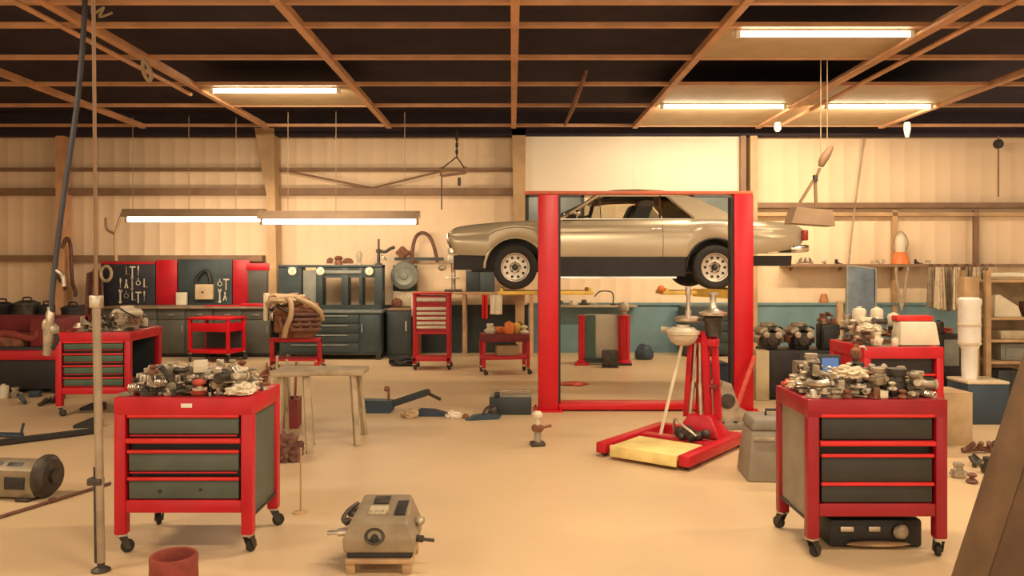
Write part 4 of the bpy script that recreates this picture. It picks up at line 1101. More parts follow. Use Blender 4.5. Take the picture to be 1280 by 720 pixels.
# boards above the worktop
def board(nmx, px0, px1, py0, py1, m, label, cat='pegboard', y=15.45):
    t = thing(nmx, label, cat, ((X(px0, y)+X(px1, y))/2, y, .947))
    w = (X(px1, y)-X(px0, y))/2
    MB().bx(-w, w, 0, .05, 0, Z(py0, y)-.947, .006).build('board_panel', m, t)
    return t, w, Z(py0, y)-.947
DKB = mat('dark_blue_board', (.028, .030, .040), .6, 0, .2, 4)
PEG1, w, h = board('tool_pegboard', 126, 194, 327, 380, DKB, 'dark pegboard hung with small tools, nearest the prop pole')
MB().bx(-w, w, -.01, 0, h-.05, h, .004).build('top_rail', RED, PEG1)
random.seed(5)
t0 = PEG1
def hang_tool(kind, m, x, z, y, where, n):
    if kind == 'wrench':
        mb = MB().bar((0, 0, -.10), (0, 0, .07), .018, .012, .003)
        mb.lathe([(.012, -.006), (.028, -.006), (.028, .006), (.012, .006), (.012, -.006)], (0, 0, -.12), (0, 1, 0), 14)
        mb.prism([(-.025, .07), (-.03, .12), (-.012, .125), (-.01, .095), (.01, .095), (.012, .125), (.03, .12), (.025, .07)], -.006, .006)
    elif kind == 'pliers':
        mb = MB().bar((-.03, 0, -.10), (.005, 0, .02), .014, .012, .003).bar((.03, 0, -.10), (-.005, 0, .02), .014, .012, .003).prism([(-.016, .01), (-.012, .07), (.012, .07), (.016, .01)], -.006, .006)
    elif kind == 'screwdriver':
        mb = MB().cyl((0, 0, -.10), (0, 0, .0), .005, n=8).lathe([(0, 0), (.014, .005), (.016, .05), (.012, .09), (0, .095)], n=12)
    elif kind == 'hammer':
        mb = MB().cyl((0, 0, -.14), (0, 0, .06), .012, n=8).bar((-.05, 0, .065), (.06, 0, .065), .03, .03, .006)
    elif kind == 'square':
        mb = MB().bar((0, 0, -.08), (0, 0, .08), .02, .006).bar((-.01, 0, -.08), (.07, 0, -.08), .02, .006)
    elif kind == 'clamp_ring':
        mb = MB().tube([(.04*math.cos(2*PI*k/12), 0, .04*math.sin(2*PI*k/12)) for k in range(12)], .008, 6, 1, True).bar((0, 0, .04), (0, 0, .10), .012, .012)
    o = mb.build('hanging_' + kind, m, None, (x, y, z))
    o['category'] = kind.replace('_', ' ')
    TOOLS.append((o, kind, m.name, where, x, z))
TOOLS = []
kinds = ['wrench', 'pliers', 'screwdriver', 'hammer', 'square', 'clamp_ring']
px = PEG1.location
w1 = 'the dark pegboard nearest the prop pole'
k = 0
for r_, zz in enumerate((.17, .42, .66)):
    for c_ in range(5):
        if r_ == 2 and c_ in (0, 4): continue
        hang_tool(kinds[(k*5+r_) % 6], [CREAM, STEEL, CREAM][k % 3], px.x - .02 + (c_-1.0)*.115, .947 + zz, 15.45 - .028, w1, k); k += 1
RP, w, h = board('red_wall_panel', 195, 221, 325, 380, RED, 'plain red wall panel between the two dark tool boards', 'panel')
PEG2, w, h = board('blue_tool_board', 222.5, 290, 324, 379, mat('teal_dark_board', (.040, .060, .066), .6, 0, .25, 3), 'dark blue-green tool board with a tan clock box on it')
t = thing('tan_clock_box', 'small tan box with a knob mounted on the dark blue-green tool board', 'box', (X(256, 15.4), 15.448, 1.02))
MB().bx(-.17, .17, -.10, -.002, .03, .32, .01).build('box_body', CREAM if False else mat('tan_box', (.62, .47, .28), .55), t)
MB().cyl((-.02, -.10, .17), (-.02, -.125, .17), .02, n=12).build('knob', IRON, t)
MB().tube([(-.15, -.05, .32), (-.16, -.06, .42), (-.05, -.05, .55), (.03, -.04, .58), (.08, -.05, .5), (.12, -.06, .33)], .035, 8).build('cover_hood', BLACK, t)
o = MB().bx(-.10, .10, -.08, -.002, 0, .24, .008).build('cream_canister', CREAM, None, (X(227, 15.4)+.02, 15.40, .947)); tag(o, 'cream oblong can on the worktop in front of the blue-green tool board', 'can')
w2 = 'the dark blue-green tool board'
for i, (dx, zz) in enumerate(((.33, .18), (.43, .18), (.33, .40), (.45, .42))):
    hang_tool(['wrench', 'pliers', 'clamp_ring', 'hammer'][i], CREAM, X(256, 15.45) + dx - .03, .947 + zz, 15.45-.028, w2, i)
RP2, w, h = board('red_wall_cabinet', 291, 312, 325, 376, RED, 'red wall panel right of the blue-green tool board', 'panel')
t = thing('grey_wall_cabinet', 'olive grey wall cabinet with a red top beside the tapered column', 'cabinet', (X(323, 15.3), 15.28, .947))
w = .19
MB().bx(-w, w, 0, .26, .0, .66, .008).build('cabinet_body', DG, t)
MB().bx(-w-.04, w+.02, -.01, .27, .66, .80, .01).build('cabinet_top', RED, t)
MB().bx(-w+.02, w-.02, -.015, 0, .03, .62, .005).build('door', DG, t)
def finish_tools():
    by = {}
    for r in TOOLS: by.setdefault((r[1], r[2], r[3]), []).append(r)
    for (kind, mn, where), rs in by.items():
        kk = kind.replace('_', ' ')
        rs.sort(key=lambda r: r[4])
        for i, r in enumerate(rs):
            pl = {'pliers': 'pairs of pliers'}.get(kind, kk + ('es' if kind == 'wrench_' or kk.endswith('ch') else 's'))
            r[0]['label'] = ('%s %s hung on %s' % (MNAME[mn], kk, where)) if len(rs) == 1 else '%s from left of the %s %s %s on %s' % (ORD[i], {2: 'two', 3: 'three', 4: 'four'}[len(rs)], MNAME[mn], pl, where)
            r[0]['group'] = 'tools hung on ' + where
finish_tools()

# ------------------------------------------------------------------ teal steel workbench with a hutch
wd = 14.4
x0, x1 = X(347, wd), X(478, wd)
wb = thing('steel_workbench', 'dark teal steel workbench with an open hutch and white dials', 'workbench', ((x0+x1)/2, wd, 0))
w = (x1-x0)/2
zt = Z(388, wd)
SB = mat('dark_teal_steel', (.034, .052, .056), .45, .1, .2, 3)
MB().bx(-w, w, -.03, .78, zt-.05, zt, .008).build('worktop', mat('steel_worktop', (.15, .18, .17), .4, .3), wb)
MB().bx(-w+.03, w-.03, .02, .76, .10, zt-.05).build('cabinet_body', SB, wb)
for i in range(4):
    z1 = zt - .07 - i*.175
    dr = MB().bx(-w+.05, w*.55, 0, .02, z1-.16, z1, .006).build('drawer', SB, wb)
    MB().bx(-w+.25, w*.55-.2, -.015, 0, z1-.04, z1-.02, .004).build('handle', GREY, dr)
p = MB().bx(w*.57, w-.05, 0, .02, zt-.07-3*.175-.16, zt-.07, .006).build('door', SB, wb)
MB().bx(w*.57+.03, w*.57+.05, -.02, 0, .5, .65).build('handle', GREY, p)
for sx in (-1, 1):
    for yy in (.06, .7): MB().bx(sx*(w-.04), sx*(w-.12), yy-.04, yy+.04, 0, .10).build('leg', BLACK, wb)
# hutch
yh = .40
ht = Z(331, wd+yh)
mbx = MB()
def hx(px): return X(px, wd+yh) - (x0+x1)/2
for a, b in ((348, 354), (371, 377), (395, 403), (427, 435), (449, 453), (468, 478)):
    mbx.bx(hx(a), hx(b), yh, yh+.30, zt, ht, .004)
mbx.build('hutch_upright', SB, wb)
MB().bx(hx(348), hx(478), yh-.02, yh+.32, ht-.05, ht, .006).build('hutch_top', SB, wb)
z2 = Z(345, wd+yh)
MB().bx(hx(395.5), hx(468), yh+.01, yh+.29, z2-.03, ht-.05).build('hutch_panel', SB, wb)
MB().bx(hx(348), hx(377), yh-.005, yh+.05, zt, ht-.06).build('side_panel', SB, wb)
MB().bx(hx(378), hx(395), yh+.05, yh+.07, zt, ht-.10).build('grey_panel', GREY, wb)
MB().bx(hx(354), hx(476), yh-.01, yh+.01, zt+.0, zt+.08).build('back_rail', SB, wb)
MB().bx(hx(404), hx(452), yh-.03, yh+.01, Z(340, wd+yh)-.03, Z(340, wd+yh)+.03, .004).build('control_strip', GREY, wb)
for px in (366, 401, 462):
    c = (hx(px), yh-.02, Z(339, wd+yh))
    g = MB().lathe([(0, 0), (.072, 0), (.076, .02), (.066, .026), (0, .024)], c, (0, -1, 0), 22).build('dial', CREAM, wb)
    MB().bar((c[0]-.02, c[1]-.03, c[2]-.02), (c[0]+.035, c[1]-.03, c[2]+.035), .012, .004).build('pointer', BLACK, g)
for i, (px, h_) in enumerate(((368, .10), (375, .07), (382, .12), (392, .08))):
    o = MB().lathe([(0, 0), (.04, 0), (.042, h_*.7), (.02, h_*.85), (.02, h_), (0, h_)], n=14).build('oil_can', [IRON, NAVY, IRON, BLACK][i], None, (X(px, wd+.2), wd+.15, zt+.002))
    tag(o, '%s of the four small dark cans on the teal workbench' % ['leftmost', 'second from left', 'third from left', 'rightmost'][i], 'can', 'small cans on the teal workbench')
# things on the hutch
hz = ht + .002
def on_hutch(mb, name, m, px, label, cat, dy=.15):
    return tag(mb.build(name, m, None, (X(px, wd+yh), wd+yh+dy, hz)), label, cat)
on_hutch(MB().blob((0, 0, .06), (.06, .06, .07), .4, 3, 1, 3), 'rusty_lump', RUST, 410, 'leftmost rusty casting on top of the teal hutch', 'casting')
on_hutch(MB().lathe([(0, 0), (.07, 0), (.08, .03), (.06, .09), (.09, .12), (.05, .16), (0, .17)], n=18), 'rusty_pump', RUST, 421, 'rusty bell shaped pump on top of the teal hutch', 'pump')
on_hutch(MB().blob((0, 0, .055), (.09, .07, .065), .5, 3, 3, 3), 'rusty_lump', RUST, 433, 'wide rusty casting in the middle of the hutch top', 'casting')
t = on_hutch(MB().lathe([(0, 0), (.06, 0), (.06, .02), (.03, .04), (.05, .12), (.06, .18), (.04, .24), (.02, .25), (0, .26)], n=18), 'brown_vase', TANMET, 447, 'tan bottle shaped casting at the right of the hutch top', 'casting')
t = thing('pipe_fitting', 'dark branching pipe fitting standing on the right end of the teal hutch', 'pipe fitting', (X(471.5, wd+yh), wd+yh+.16, hz))
MB().lathe([(0, 0), (.07, 0), (.07, .02), (.03, .03), (.03, .22), (.05, .24), (.05, .28), (.02, .30), (.02, .48), (0, .48)], n=14).build('riser', IRON, t)
MB().tube([(0, 0, .26), (.12, 0, .24), (.22, 0, .30), (.30, 0, .33)], .03, 8).build('branch', IRON, t)
MB().lathe([(.02, -.015), (.07, -.015), (.07, .015), (.02, .015), (.02, -.015)], (.10, 0, .14), (1, 0, 1), 14).build('handwheel', STEEL, t)
# dark cabinet and grinder right of the workbench
d = 14.7
t = thing('dark_cabinet', 'dark slate cabinet right of the teal workbench, under the round grey grinder', 'cabinet', (X(498, d), d, 0))
w = (X(513, d)-X(483, d))/2; zc = Z(388, d)
MB().bx(-w, w, .02, .85, .0, zc, .01).build('cabinet_body', SLATED, t)
MB().bx(-w+.03, w-.03, 0, .02, .08, zc-.05, .006).build('door', SLATED, t)
MB().bx(w-.09, w-.07, -.02, 0, .5, .68).build('handle', STEEL, t)
MB().bx(-w-.0, w+.0, 0, .85, zc, zc+.03, .006).build('cabinet_top', mat('brown_top', (.28, .17, .09), .6), t)
t = thing('bench_grinder', 'round grey grinder housing on a bracket above the dark slate cabinet', 'grinder', (X(505, 15.25), 15.25, zc+.032))
MB().lathe([(0, 0), (.20, 0), (.26, .03), (.27, .10), (.26, .16), (.18, .20), (.16, .19), (.08, .19), (.07, .21), (0, .215)], (0, .18, .60), (0, -1, 0), 32).build('housing', mat('grinder_grey', (.20, .215, .18), .45, .1, .2, 5), t)
MB().bx(-.24, .22, .18, .26, .30, .80, .01).build('back_plate', SLATED, t)
MB().bx(-.24, .20, .16, .30, 0, .30, .03).build('pedestal', CANVAS, t)
MB().blob((-.12, -.10, .08), (.10, .08, .09), .4, 3, 2, 3).build('motor', RUST, t)
t = thing('wall_mounted_hose', 'brown arched hose rising from a dark valve beside the grinder', 'hose', (X(519, 15.5), 15.5, 1.86))
b0 = (X(519, 15.5), 1.86)
def ah(px, py): return (X(px, 15.5)-b0[0], 0, Z(py, 15.5)-b0[1])
MB().tube([ah(515, 330), ah(516, 310), ah(520, 296), ah(528, 291), ah(537, 296), ah(543, 310), ah(547, 328)], .035, 10).build('hose', BROWN, t)
MB().box(ah(503, 316), (.20, .16, .20), .03, (0, .785, 0)).cyl(ah(506, 316), ah(516, 316), .04).build('valve_body', RUST, t)
MB().bx(-.40, .55, -.02, .09, -.06, .0).build('wall_bracket', SLATED, t)
o = MB().blob((0, 0, .06), (.22, .16, .10), .4, 3, 6, 3).build('black_sack', BLACK, None, (X(503, 13.6), 13.6, 0)); tag(o, 'low black sack on the floor left of the tall narrow tool chest', 'sack')
# side shelf behind the car nose
d = 14.9
zz = Z(365, d)
t = thing('wall_table', 'long narrow table against the wall below the nose of the car', 'table', (X(590, d), d, 0))
a, b = X(517, d)-X(590, d), X(668, d)-X(590, d)
MB().bx(a, b, 0, .6, zz-.05, zz, .006).build('tabletop', WOOD, t)
for xx in (a+.05, -.15, b-.05):
    for yy in (.05, .55): MB().bx(xx-.03, xx+.03, yy-.03, yy+.03, 0, zz-.05).build('leg', WOOD if xx < 0 else BEAM, t)
zz += .002
t = thing('drill_press', 'chrome and iron drill press standing on the narrow table below the car nose', 'drill press', (X(563, 14.7)+.02, 15.15, zz))
MB().bx(-.16, .16, -.12, .14, 0, .04, .01).build('base', IRON, t)
MB().cyl((0, .06, .04), (0, .06, .80), .04, n=14).build('column', STEEL, t)
MB().bx(-.11, .11, -.16, .14, .52, .70, .03).build('drill_head', CAST, t)
MB().cyl((0, -.10, .36), (0, -.10, .52), .03, .045, 14).build('chuck', CHROME, t)
MB().lathe([(0, 0), (.09, 0), (.11, .02), (.11, .09), (.08, .11), (0, .11)], (0, .06, .72), n=18).build('pulley_cover', STEEL, t)
for k in range(3): MB().cyl((.11, -.05, .60), (.13, -.05+.17*math.cos(k*2.09+.4), .60+.17*math.sin(k*2.09+.4)), .012, n=8).build('feed_handle', CHROME, t)
MB().bx(-.13, .13, -.22, .02, .24, .27, .005).build('work_table', STEEL, t)
MB().blob((-.20, -.02, .45), (.08, .08, .06), .3, 3, 2, 2, False).build('motor', CAST, t)
t = thing('slate_box_unit', 'slate blue two-door box on the narrow table right of the drill press', 'box', (X(590, 15.0)+.12, 15.1, zz))
MB().bx(-.24, .30, 0, .3, 0, .40, .01).build('box_body', SLATE, t)
MB().bx(-.235, .02, -.015, 0, .01, .39, .004).build('door', SLATED, t); MB().bx(.03, .295, -.015, 0, .01, .39, .004).build('door', SLATE, t)
for i, (px, m, wdd, hh, lb_) in enumerate(((521, CREAM, .10, .40, 'cream cloth hanging from the left end of the narrow wall table'), (606, REDBAR, .05, .44, 'narrow red cloth hanging under the narrow wall table'), (620, CREAM, .11, .36, 'cream cloth with a red neighbour under the narrow wall table'), (543, CANVAS, .10, .36, 'beige cloth hanging behind the tall narrow tool chest'))):
    rows = []
    for j in range(6):
        rows.append([(-wdd + 2*wdd*k/8, .02*math.sin(k*1.7+i), -hh*j/5 + .004*math.sin(k)) for k in range(9)])
    o = MB().sheet(rows, .008).build('hanging_cloth', m, None, (X(px, d), d - .035, zz - .056)); tag(o, lb_, 'cloth', 'cloths hanging from the narrow wall table')
# small crowded red cart left of the lift post
cd = 12.4
t = thing('parts_cart', 'small dark red parts cart crowded with goods, left of the left lift post', 'cart', (X(633, cd), cd, 0), .15)
w = .37; hh = Z(418, cd)
MB().bx(-w, w, 0, .45, hh-.12, hh, .01).build('top_tray', MAROON, t)
MB().bx(-w, w, 0, .45, .24, .29, .008).build('bottom_shelf', RED, t)
for sx in (-1, 1):
    for yy in (0, .40): MB().bx(sx*w, sx*(w-.05), yy, yy+.05, .11, hh-.12).build('leg', RED, t)
for sx, yy in ((-1, .03), (1, .03), (-1, .42), (1, .42)): caster(t, sx*(w-.025), yy, .11, yy*3)
wPC = 'the small dark red parts cart'
for i, (kind, m, dx, dy, sc) in enumerate((('canister', ORANGE, .06, .12, 1.5), ('canister', YELLOW, .19, .20, 1.3), ('small_box', ORANGE, -.06, .28, 1.4), ('carburettor', CREAM, -.24, .14, 1.2), ('bearing_ball_joint', CREAM, .30, .12, 1.6), ('pipe_elbow', CAST, -.22, .34, 1.2), ('canister', RUST, .26, .34, 1.3))):
    ca, sa = math.cos(.15), math.sin(.15)
    junk(kind, m, t.location.x + dx*ca - dy*sa, cd + dx*sa + dy*ca, hh, i, wPC, sc)
o = MB().box((0, 0, .08), (.36, .22, .16), .01).build('parcel', CARD, None, (X(634, cd)+.0, cd+.20, .292), .15); tag(o, 'tan parcel on the lower shelf of the small dark red parts cart', 'parcel')
nm(RUST, 'rusty')
# ------------------------------------------------------------------ below the car: ledge parts, twin red columns
d = 13.7
t = thing('strut_rig', 'pair of red cylinder columns joined by a pale sheet at the teal wall', 'rig', (X(756, d), d, 0))
a, b = X(727, d)-X(756, d), X(780, d)-X(756, d)
for xx, r in ((a, .055), (b, .10)):
    c = MB().lathe([(0, .04), (r+.03, .04), (r+.03, .07), (r, .09), (r, Z(394, d)-.04), (r+.008, Z(394, d)-.03), (r+.008, Z(394, d)), (0, Z(394, d))], (xx, 0, 0), n=20).build('column', RED, t)
    MB().bx(xx-.12, xx+.12, -.12, .12, 0, .04, .008).build('base', BLACK if xx > 0 else RED, t)
    for q in (-.5, .5): MB().cyl((xx+q*r, -r*.9, .12), (xx+q*r, -r*.9, Z(398, d)), .010, n=8).build('guide_rod', REDBAR, t)
MB().lathe([(0, 0), (.05, 0), (.05, .06), (.085, .08), (.09, .17), (.06, .22), (0, .23)], (b, 0, Z(394, d)), n=18).build('head', CAST, t)
MB().bx(a+.05, b-.08, .02, .035, .12, Z(393, d), .002).build('sheet_panel', mat('pale_sheet', (.50, .46, .36), .5, 0, .08, 2), t)
MB().bx(a+.05, a+.24, .0, .02, .05, Z(394, d)).build('green_panel', mat('green_panel', (.06, .12, .09), .5), t)
MB().bx(a+.05, b-.08, -.06, .10, .04, .12).build('foot_beam', SLATED, t)
o = MB().box((0, 0, .16), (.26, .16, .26), .03).bx(-.13, .13, -.09, .09, 0, .03).build('dark_case', IRON, None, (X(762, 13.4), 13.35, 0)); tag(o, 'dark case on the floor before the pale sheet of the red columns', 'case')
o = MB().blob((0, 0, .11), (.17, .14, .17), .2, 2, 7, 3).build('dark_bundle', NAVY, None, (X(804, 14.6), 14.5, -.01)); tag(o, 'dark blue bundle on the floor right of the twin red columns', 'bundle')
# parts standing on the wainscot ledge
sh = MB().bx(X(690, 15.5), X(795, 15.5), 15.3, 15.58, .90, .94, .006).build('wall_ledge', WOODG); tag(sh, 'narrow ledge on the teal wainscot below the middle of the car', 'ledge')
for i, (px, m, kind, sc) in enumerate(((697, IRON, 'carburettor', 1.6), (730, IRON, 'flange', 2.0), (742, STEEL, 'pipe_elbow', .9), (717, CREAM, 'small_box', 1.6), (772, IRON, 'bolt', 1.4))):
    junk(kind, m, X(px, 15.44), 15.44, .94, i*1.3, 'the narrow ledge below the car', sc*.85)
t = thing('hoop_gauge', 'thin hoop gauge standing on the narrow ledge below the car', 'gauge', (X(752, 15.4)+.16, 15.36, .942))
MB().tube([(-.30, 0, .16), (-.20, 0, .26), (0, 0, .26), (.06, 0, .18), (.05, 0, .02)], .012, 6).build('hoop', IRON, t)
MB().bx(.0, .10, -.04, .04, 0, .03).build('foot', IRON, t)
# dark drawer unit behind the right lift post
d = 14.9
t = thing('dark_drawer_unit', 'low dark drawer unit at the teal wall between jack and right lift post', 'drawer unit', (X(888, d), d, 0))
w = .48; hh = Z(383, d)
MB().bx(-w, w, .02, .6, .04, hh, .01).build('cabinet_body', SB, t)
for i in range(4):
    dr = MB().bx(-w+.03, w-.03, 0, .02, .08+i*.20, .26+i*.20, .006).build('drawer', SB, t)
    MB().bx(-.2, .2, -.015, 0, .18+i*.20, .20+i*.20).build('handle', SLATE, dr)
# ------------------------------------------------------------------ right of the lift
d = 10.1
t = thing('black_cabinet', 'black cabinet with a pale end post, carrying two dark engines', 'cabinet', (X(985, d), d, 0))
a, b = X(944, d)-X(985, d), X(1048, d)-X(985, d); hh = Z(438, d)
MB().bx(a+.17, b, 0, .55, .04, hh, .01).build('cabinet_body', BLACK, t)
MB().bx(a, a+.17, -.03, .20, 0, hh-.0, .01).build('end_post', mat('pale_post', (.60, .50, .30), .6, 0, .12, 4), t)
MB().bx(a+.20, b-.52, -.012, 0, .08, hh-.04, .005).build('door', BLACK, t); MB().bx(b-.50, b-.02, -.012, 0, .08, hh-.04, .005).build('door', BLACK, t)
engine('dark engine on the black cabinet, nearer the red lift post', X(963, 10.25), 10.36, hh, 1.57, .76, IRON, CAST, group='dark engines on the black cabinet')
engine('dark engine on the black cabinet, farther from the red lift post', X(1002, 10.25), 10.36, hh, 1.57, .76, BLACK, CAST, group='dark engines on the black cabinet')
o = MB().box((0, 0, .16), (.24, .22, .32), .02).bx(-.10, .10, -.125, -.11, .06, .26, .004).build('black_case', BLACK, None, (X(1023, 10.2)+.16, 10.30, hh+.002)); tag(o, 'upright black case at the right end of the black cabinet', 'case')
t = thing('steel_square_case', 'tan square case with a round dial in front of the black cabinet', 'case', (X(1022, 9.2), 9.3, 0))
MB().bx(-.16, .18, 0, .3, 0, Z(455, 9.2), .02).build('case_body', GREYP, t)
MB().lathe([(0, 0), (.07, 0), (.07, .015), (.05, .02), (0, .015)], (0, 0, Z(462, 9.2)), (0, -1, 0), 18).build('dial', CREAM, t)
hw = .32+.002
heap('the upright black case', X(1023, 10.2)+.16, 10.30, 0, .26, .24, hh+.325, 4, [('flange', RUST), ('carburettor', RUST), ('bearing_ball_joint', CAST), ('pipe_elbow', RUST), ('manifold', RUST)], 3, (), 1.2)
o = MB().bx(-.13, .13, 0, .3, 0, Z(459, 9.6), .01).bx(-.135, .135, -.005, .305, Z(459, 9.6), Z(459, 9.6)+.03, .006).build('navy_bin', NAVY, None, (X(906, 9.6)-.05, 9.75, 0)); tag(o, 'dark navy bin just behind the foot of the right lift post', 'bin')
t = thing('bell_housing', 'pale alloy bell housing lying on the floor beside the right lift post', 'casting', (X(916, 8.6), 8.48, 0), .15); t.scale = (1.12, 1.0, 1.12)
MB().prism([(-.24, .02), (.24, .02), (.26, .06), (.10, .14), (-.02, .20), (-.10, .42), (-.18, .44), (-.24, .30)], -.14, .14).build('housing_body', CAST, t)
MB().box((.02, 0, .03), (.60, .40, .06), .015).build('flange', GREYP, t)
for q in (-.2, -.07, .07, .2): MB().cyl((q, -.17, .06), (q, -.17, .075), .02, n=8).build('bolt', IRON, t)
MB().cyl((-.14, -.14, .26), (-.14, -.16, .26), .07, n=18).build('port', IRON, t)
o = MB().bar((X(918, 9.0), 9.0, .03), (X(944, 9.2), 9.22, Z(446, 9.2)), .03, .03, .004).build('red_pry_bar', REDSOFT, None); tag(o, 'faded red bar leaning against the pale post by the right lift post', 'bar')
o = MB().bar((-.22, 0, .03), (.25, .05, .06), .06, .05, .01).build('red_wedge', RED, None, (X(945, 8.2)+.3, 8.0, 0)); tag(o, 'short red bar on the floor behind the grey angled toolbox', 'bar')
# grey angled toolbox
d = 6.25
t = thing('grey_toolbox', 'warm grey slanted plastic toolbox on the floor behind the charcoal drawer cabinet', 'toolbox', (X(985, d), d, 0), -.08)
MB().box((0, .22, .20), (.62, .44, .40), .02, top=(.86, .84)).build('box_body', GREYP, t)
MB().box((0, .22, .445), (.55, .39, .09), .02, top=(.92, .9)).build('lid', mat('toolbox_lid', (.22, .20, .16), .55), t)
MB().tube([(-.12, .22, .49), (-.12, .22, .535), (.12, .22, .535), (.12, .22, .49)], .012, 8, 1).build('handle', BLACK, t)
MB().box((-.03, .0, .28), (.08, .03, .16), .008).build('latch', BLACK, t)
MB().box((-.18, .012, .34), (.16, .02, .025), .004, (.0, .0, 0)).build('rib', CAST, t)
# black case under the charcoal cabinet
t = thing('black_tool_case', 'long black case with a pale handle on the floor under the charcoal drawer cabinet', 'case', (X(1088, 4.9), 4.84, 0))
MB().bx(-.28, .28, -.02, .24, 0, .17, .02).build('case_body', BLACK, t)
MB().blob((0, -.04, .03), (.20, .03, .018), .1, 2, 1, 2, False).build('handle', WOOD, t)
MB().bx(-.22, -.14, -.032, -.02, .10, .13, .003).build('latch', STEEL, t); MB().bx(-.05, .02, -.032, -.02, .10, .13, .003).build('latch', STEEL, t)
MB().blob((.14, -.032, .10), (.05, .02, .045), .15, 2, 3, 2, False).build('badge_plate', CAST, t)
# cream box with a red back on the farther cabinet
t = thing('cream_case', 'cream slanted case with a red lid on the half hidden red cabinet', 'case', (X(1146, 7.6), 7.52, HR+.002), 0)
MB().box((0, .12, .11), (.38, .22, .22), .015, top=(.88, .7)).build('case_body', CREAM, t)
MB().bx(-.18, .17, .10, .22, .222, .275, .012).build('lid', REDBAR, t)
# dark controller cabinet behind it
d = 9.15
t = thing('control_cabinet', 'dark grey control cabinet with a pale window, right of the half hidden red cabinet', 'cabinet', (X(1191, d), d, 0))
hh = Z(418, d)
MB().bx(-.17, .13, 0, .3, 0, hh, .02).build('cabinet_body', BLACK, t)
MB().bx(-.10, .07, -.008, 0, hh-.36, hh-.06, .01).build('window', GREY, t)
for i, (dx, m, k_) in enumerate(((-.11, IRON, 'canister'), (.0, RUST, 'bearing_ball_joint'), (.05, REDBAR, 'small_box'))):
    junk(k_, m, t.location.x + dx, d + .10 + .12*(i == 2), hh, i, 'the dark grey control cabinet', (1.2, .9, .9)[i])
# wooden post, white roll, blue box
d = 9.3
t = thing('timber_post', 'square timber post standing left of the wooden storage rack', 'post', (X(1215, d), d, 0))
MB().bx(-.09, .09, 0, .16, .03, Z(346, d), .006).build('post_shaft', WOOD, t)
MB().bx(-.12, .12, -.03, .19, 0, .03).build('foot_plate', IRON, t)
for z_ in (.5, .58): MB().cyl((.03, .0, z_), (.03, -.008, z_), .014, n=8).build('bolt', IRON, t)
d = 8.55
t = thing('navy_chest', 'navy blue square chest at the foot of the timber post', 'chest', (X(1236, d), d, 0))
hb = Z(477, d)
MB().bx(-.22, .22, 0, .42, 0, hb-.03, .012).build('chest_body', NAVY, t)
MB().bx(-.225, .225, -.005, .425, hb-.03, hb, .008).build('lid', CANVAS, t)
t = thing('paper_roll', 'tall white wrapped roll standing on the navy blue chest', 'roll', (X(1224, d)+.01, d+.20, hb+.002))
MB().lathe([(0, 0), (.075, 0), (.08, .10), (.082, .32), (.10, .36), (.112, .42), (.112, .80), (.12, .82), (.12, .87), (.09, .89), (0, .89)], n=20).build('roll_body', WHITE, t)
for z_ in (.36, .56, .80): MB().lathe([(.108, -.012), (.119, -.012), (.119, .012), (.108, .012), (.108, -.012)], (0, 0, z_+.03), n=20).build('tie_band', CANVAS, t)
# storage rack at the right edge
d = 9.3
t = thing('storage_rack', 'open wooden storage rack at the right edge, behind the leaning timber panel', 'rack', (X(1290, d), d, 0))
a, b = X(1236, d)-X(1290, d), X(1360, d)-X(1290, d)
for xx in (a, b):
    for yy in (0, .5): MB().bx(xx-.03, xx+.03, yy, yy+.06, 0, Z(338, d)).build('upright', WOOD, t)
for py in (350, 397, 425, 452, 505): MB().bx(a+.03, b-.03, 0, .56, Z(py, d)-.03, Z(py, d), .004).build('shelf', WOOD, t)
MB().bx(a+.05, b-.05, .53, .55, Z(500, d), Z(352, d)).build('back_panel', WOODG, t)
def on_rack(mb, name, m, px, py, label, cat, dy=.2): return tag(mb.build(name, m, None, (X(px, d+dy), d+dy, Z(py, d)+.002)), label, cat)
on_rack(MB().box((0, 0, .10), (.34, .22, .20), .01).bx(-.12, .02, -.118, -.11, .05, .15), 'grey_crate', GREY, 1262, 452, 'dark grey crate on the middle shelf of the wooden rack', 'crate')
on_rack(MB().tube([(-.25, 0, .045), (.0, .02, .05), (.30, -.02, .045)], .035, 10), 'pale_pipe', CREAM, 1262, 350, 'pale pipe lying on the top shelf of the wooden rack', 'pipe')
on_rack(MB().prism([(-.16, 0), (.16, 0), (.12, .12), (-.10, .26), (-.15, .25)], -.05, .05), 'paper_stack', CREAM, 1257, 397, 'slumped pale paper bundle on the upper shelf of the wooden rack', 'paper')
on_rack(MB().box((0, 0, .09), (.14, .16, .18), .01), 'dark_tin', BROWN, 1286, 397, 'brown tin at the edge of the upper rack shelf', 'tin')
on_rack(MB().box((0, 0, .05), (.36, .25, .10), .01), 'flat_box', TANMET, 1262, 425, 'flat tan box between two shelves of the wooden rack', 'box')
on_rack(MB().box((0, 0, .19), (.30, .25, .38), .012).bx(-.01, .01, -.13, -.12, .02, .36), 'slate_drawer_box', SLATED, 1256, 505, 'tall slate box on the bottom shelf of the wooden rack', 'box')
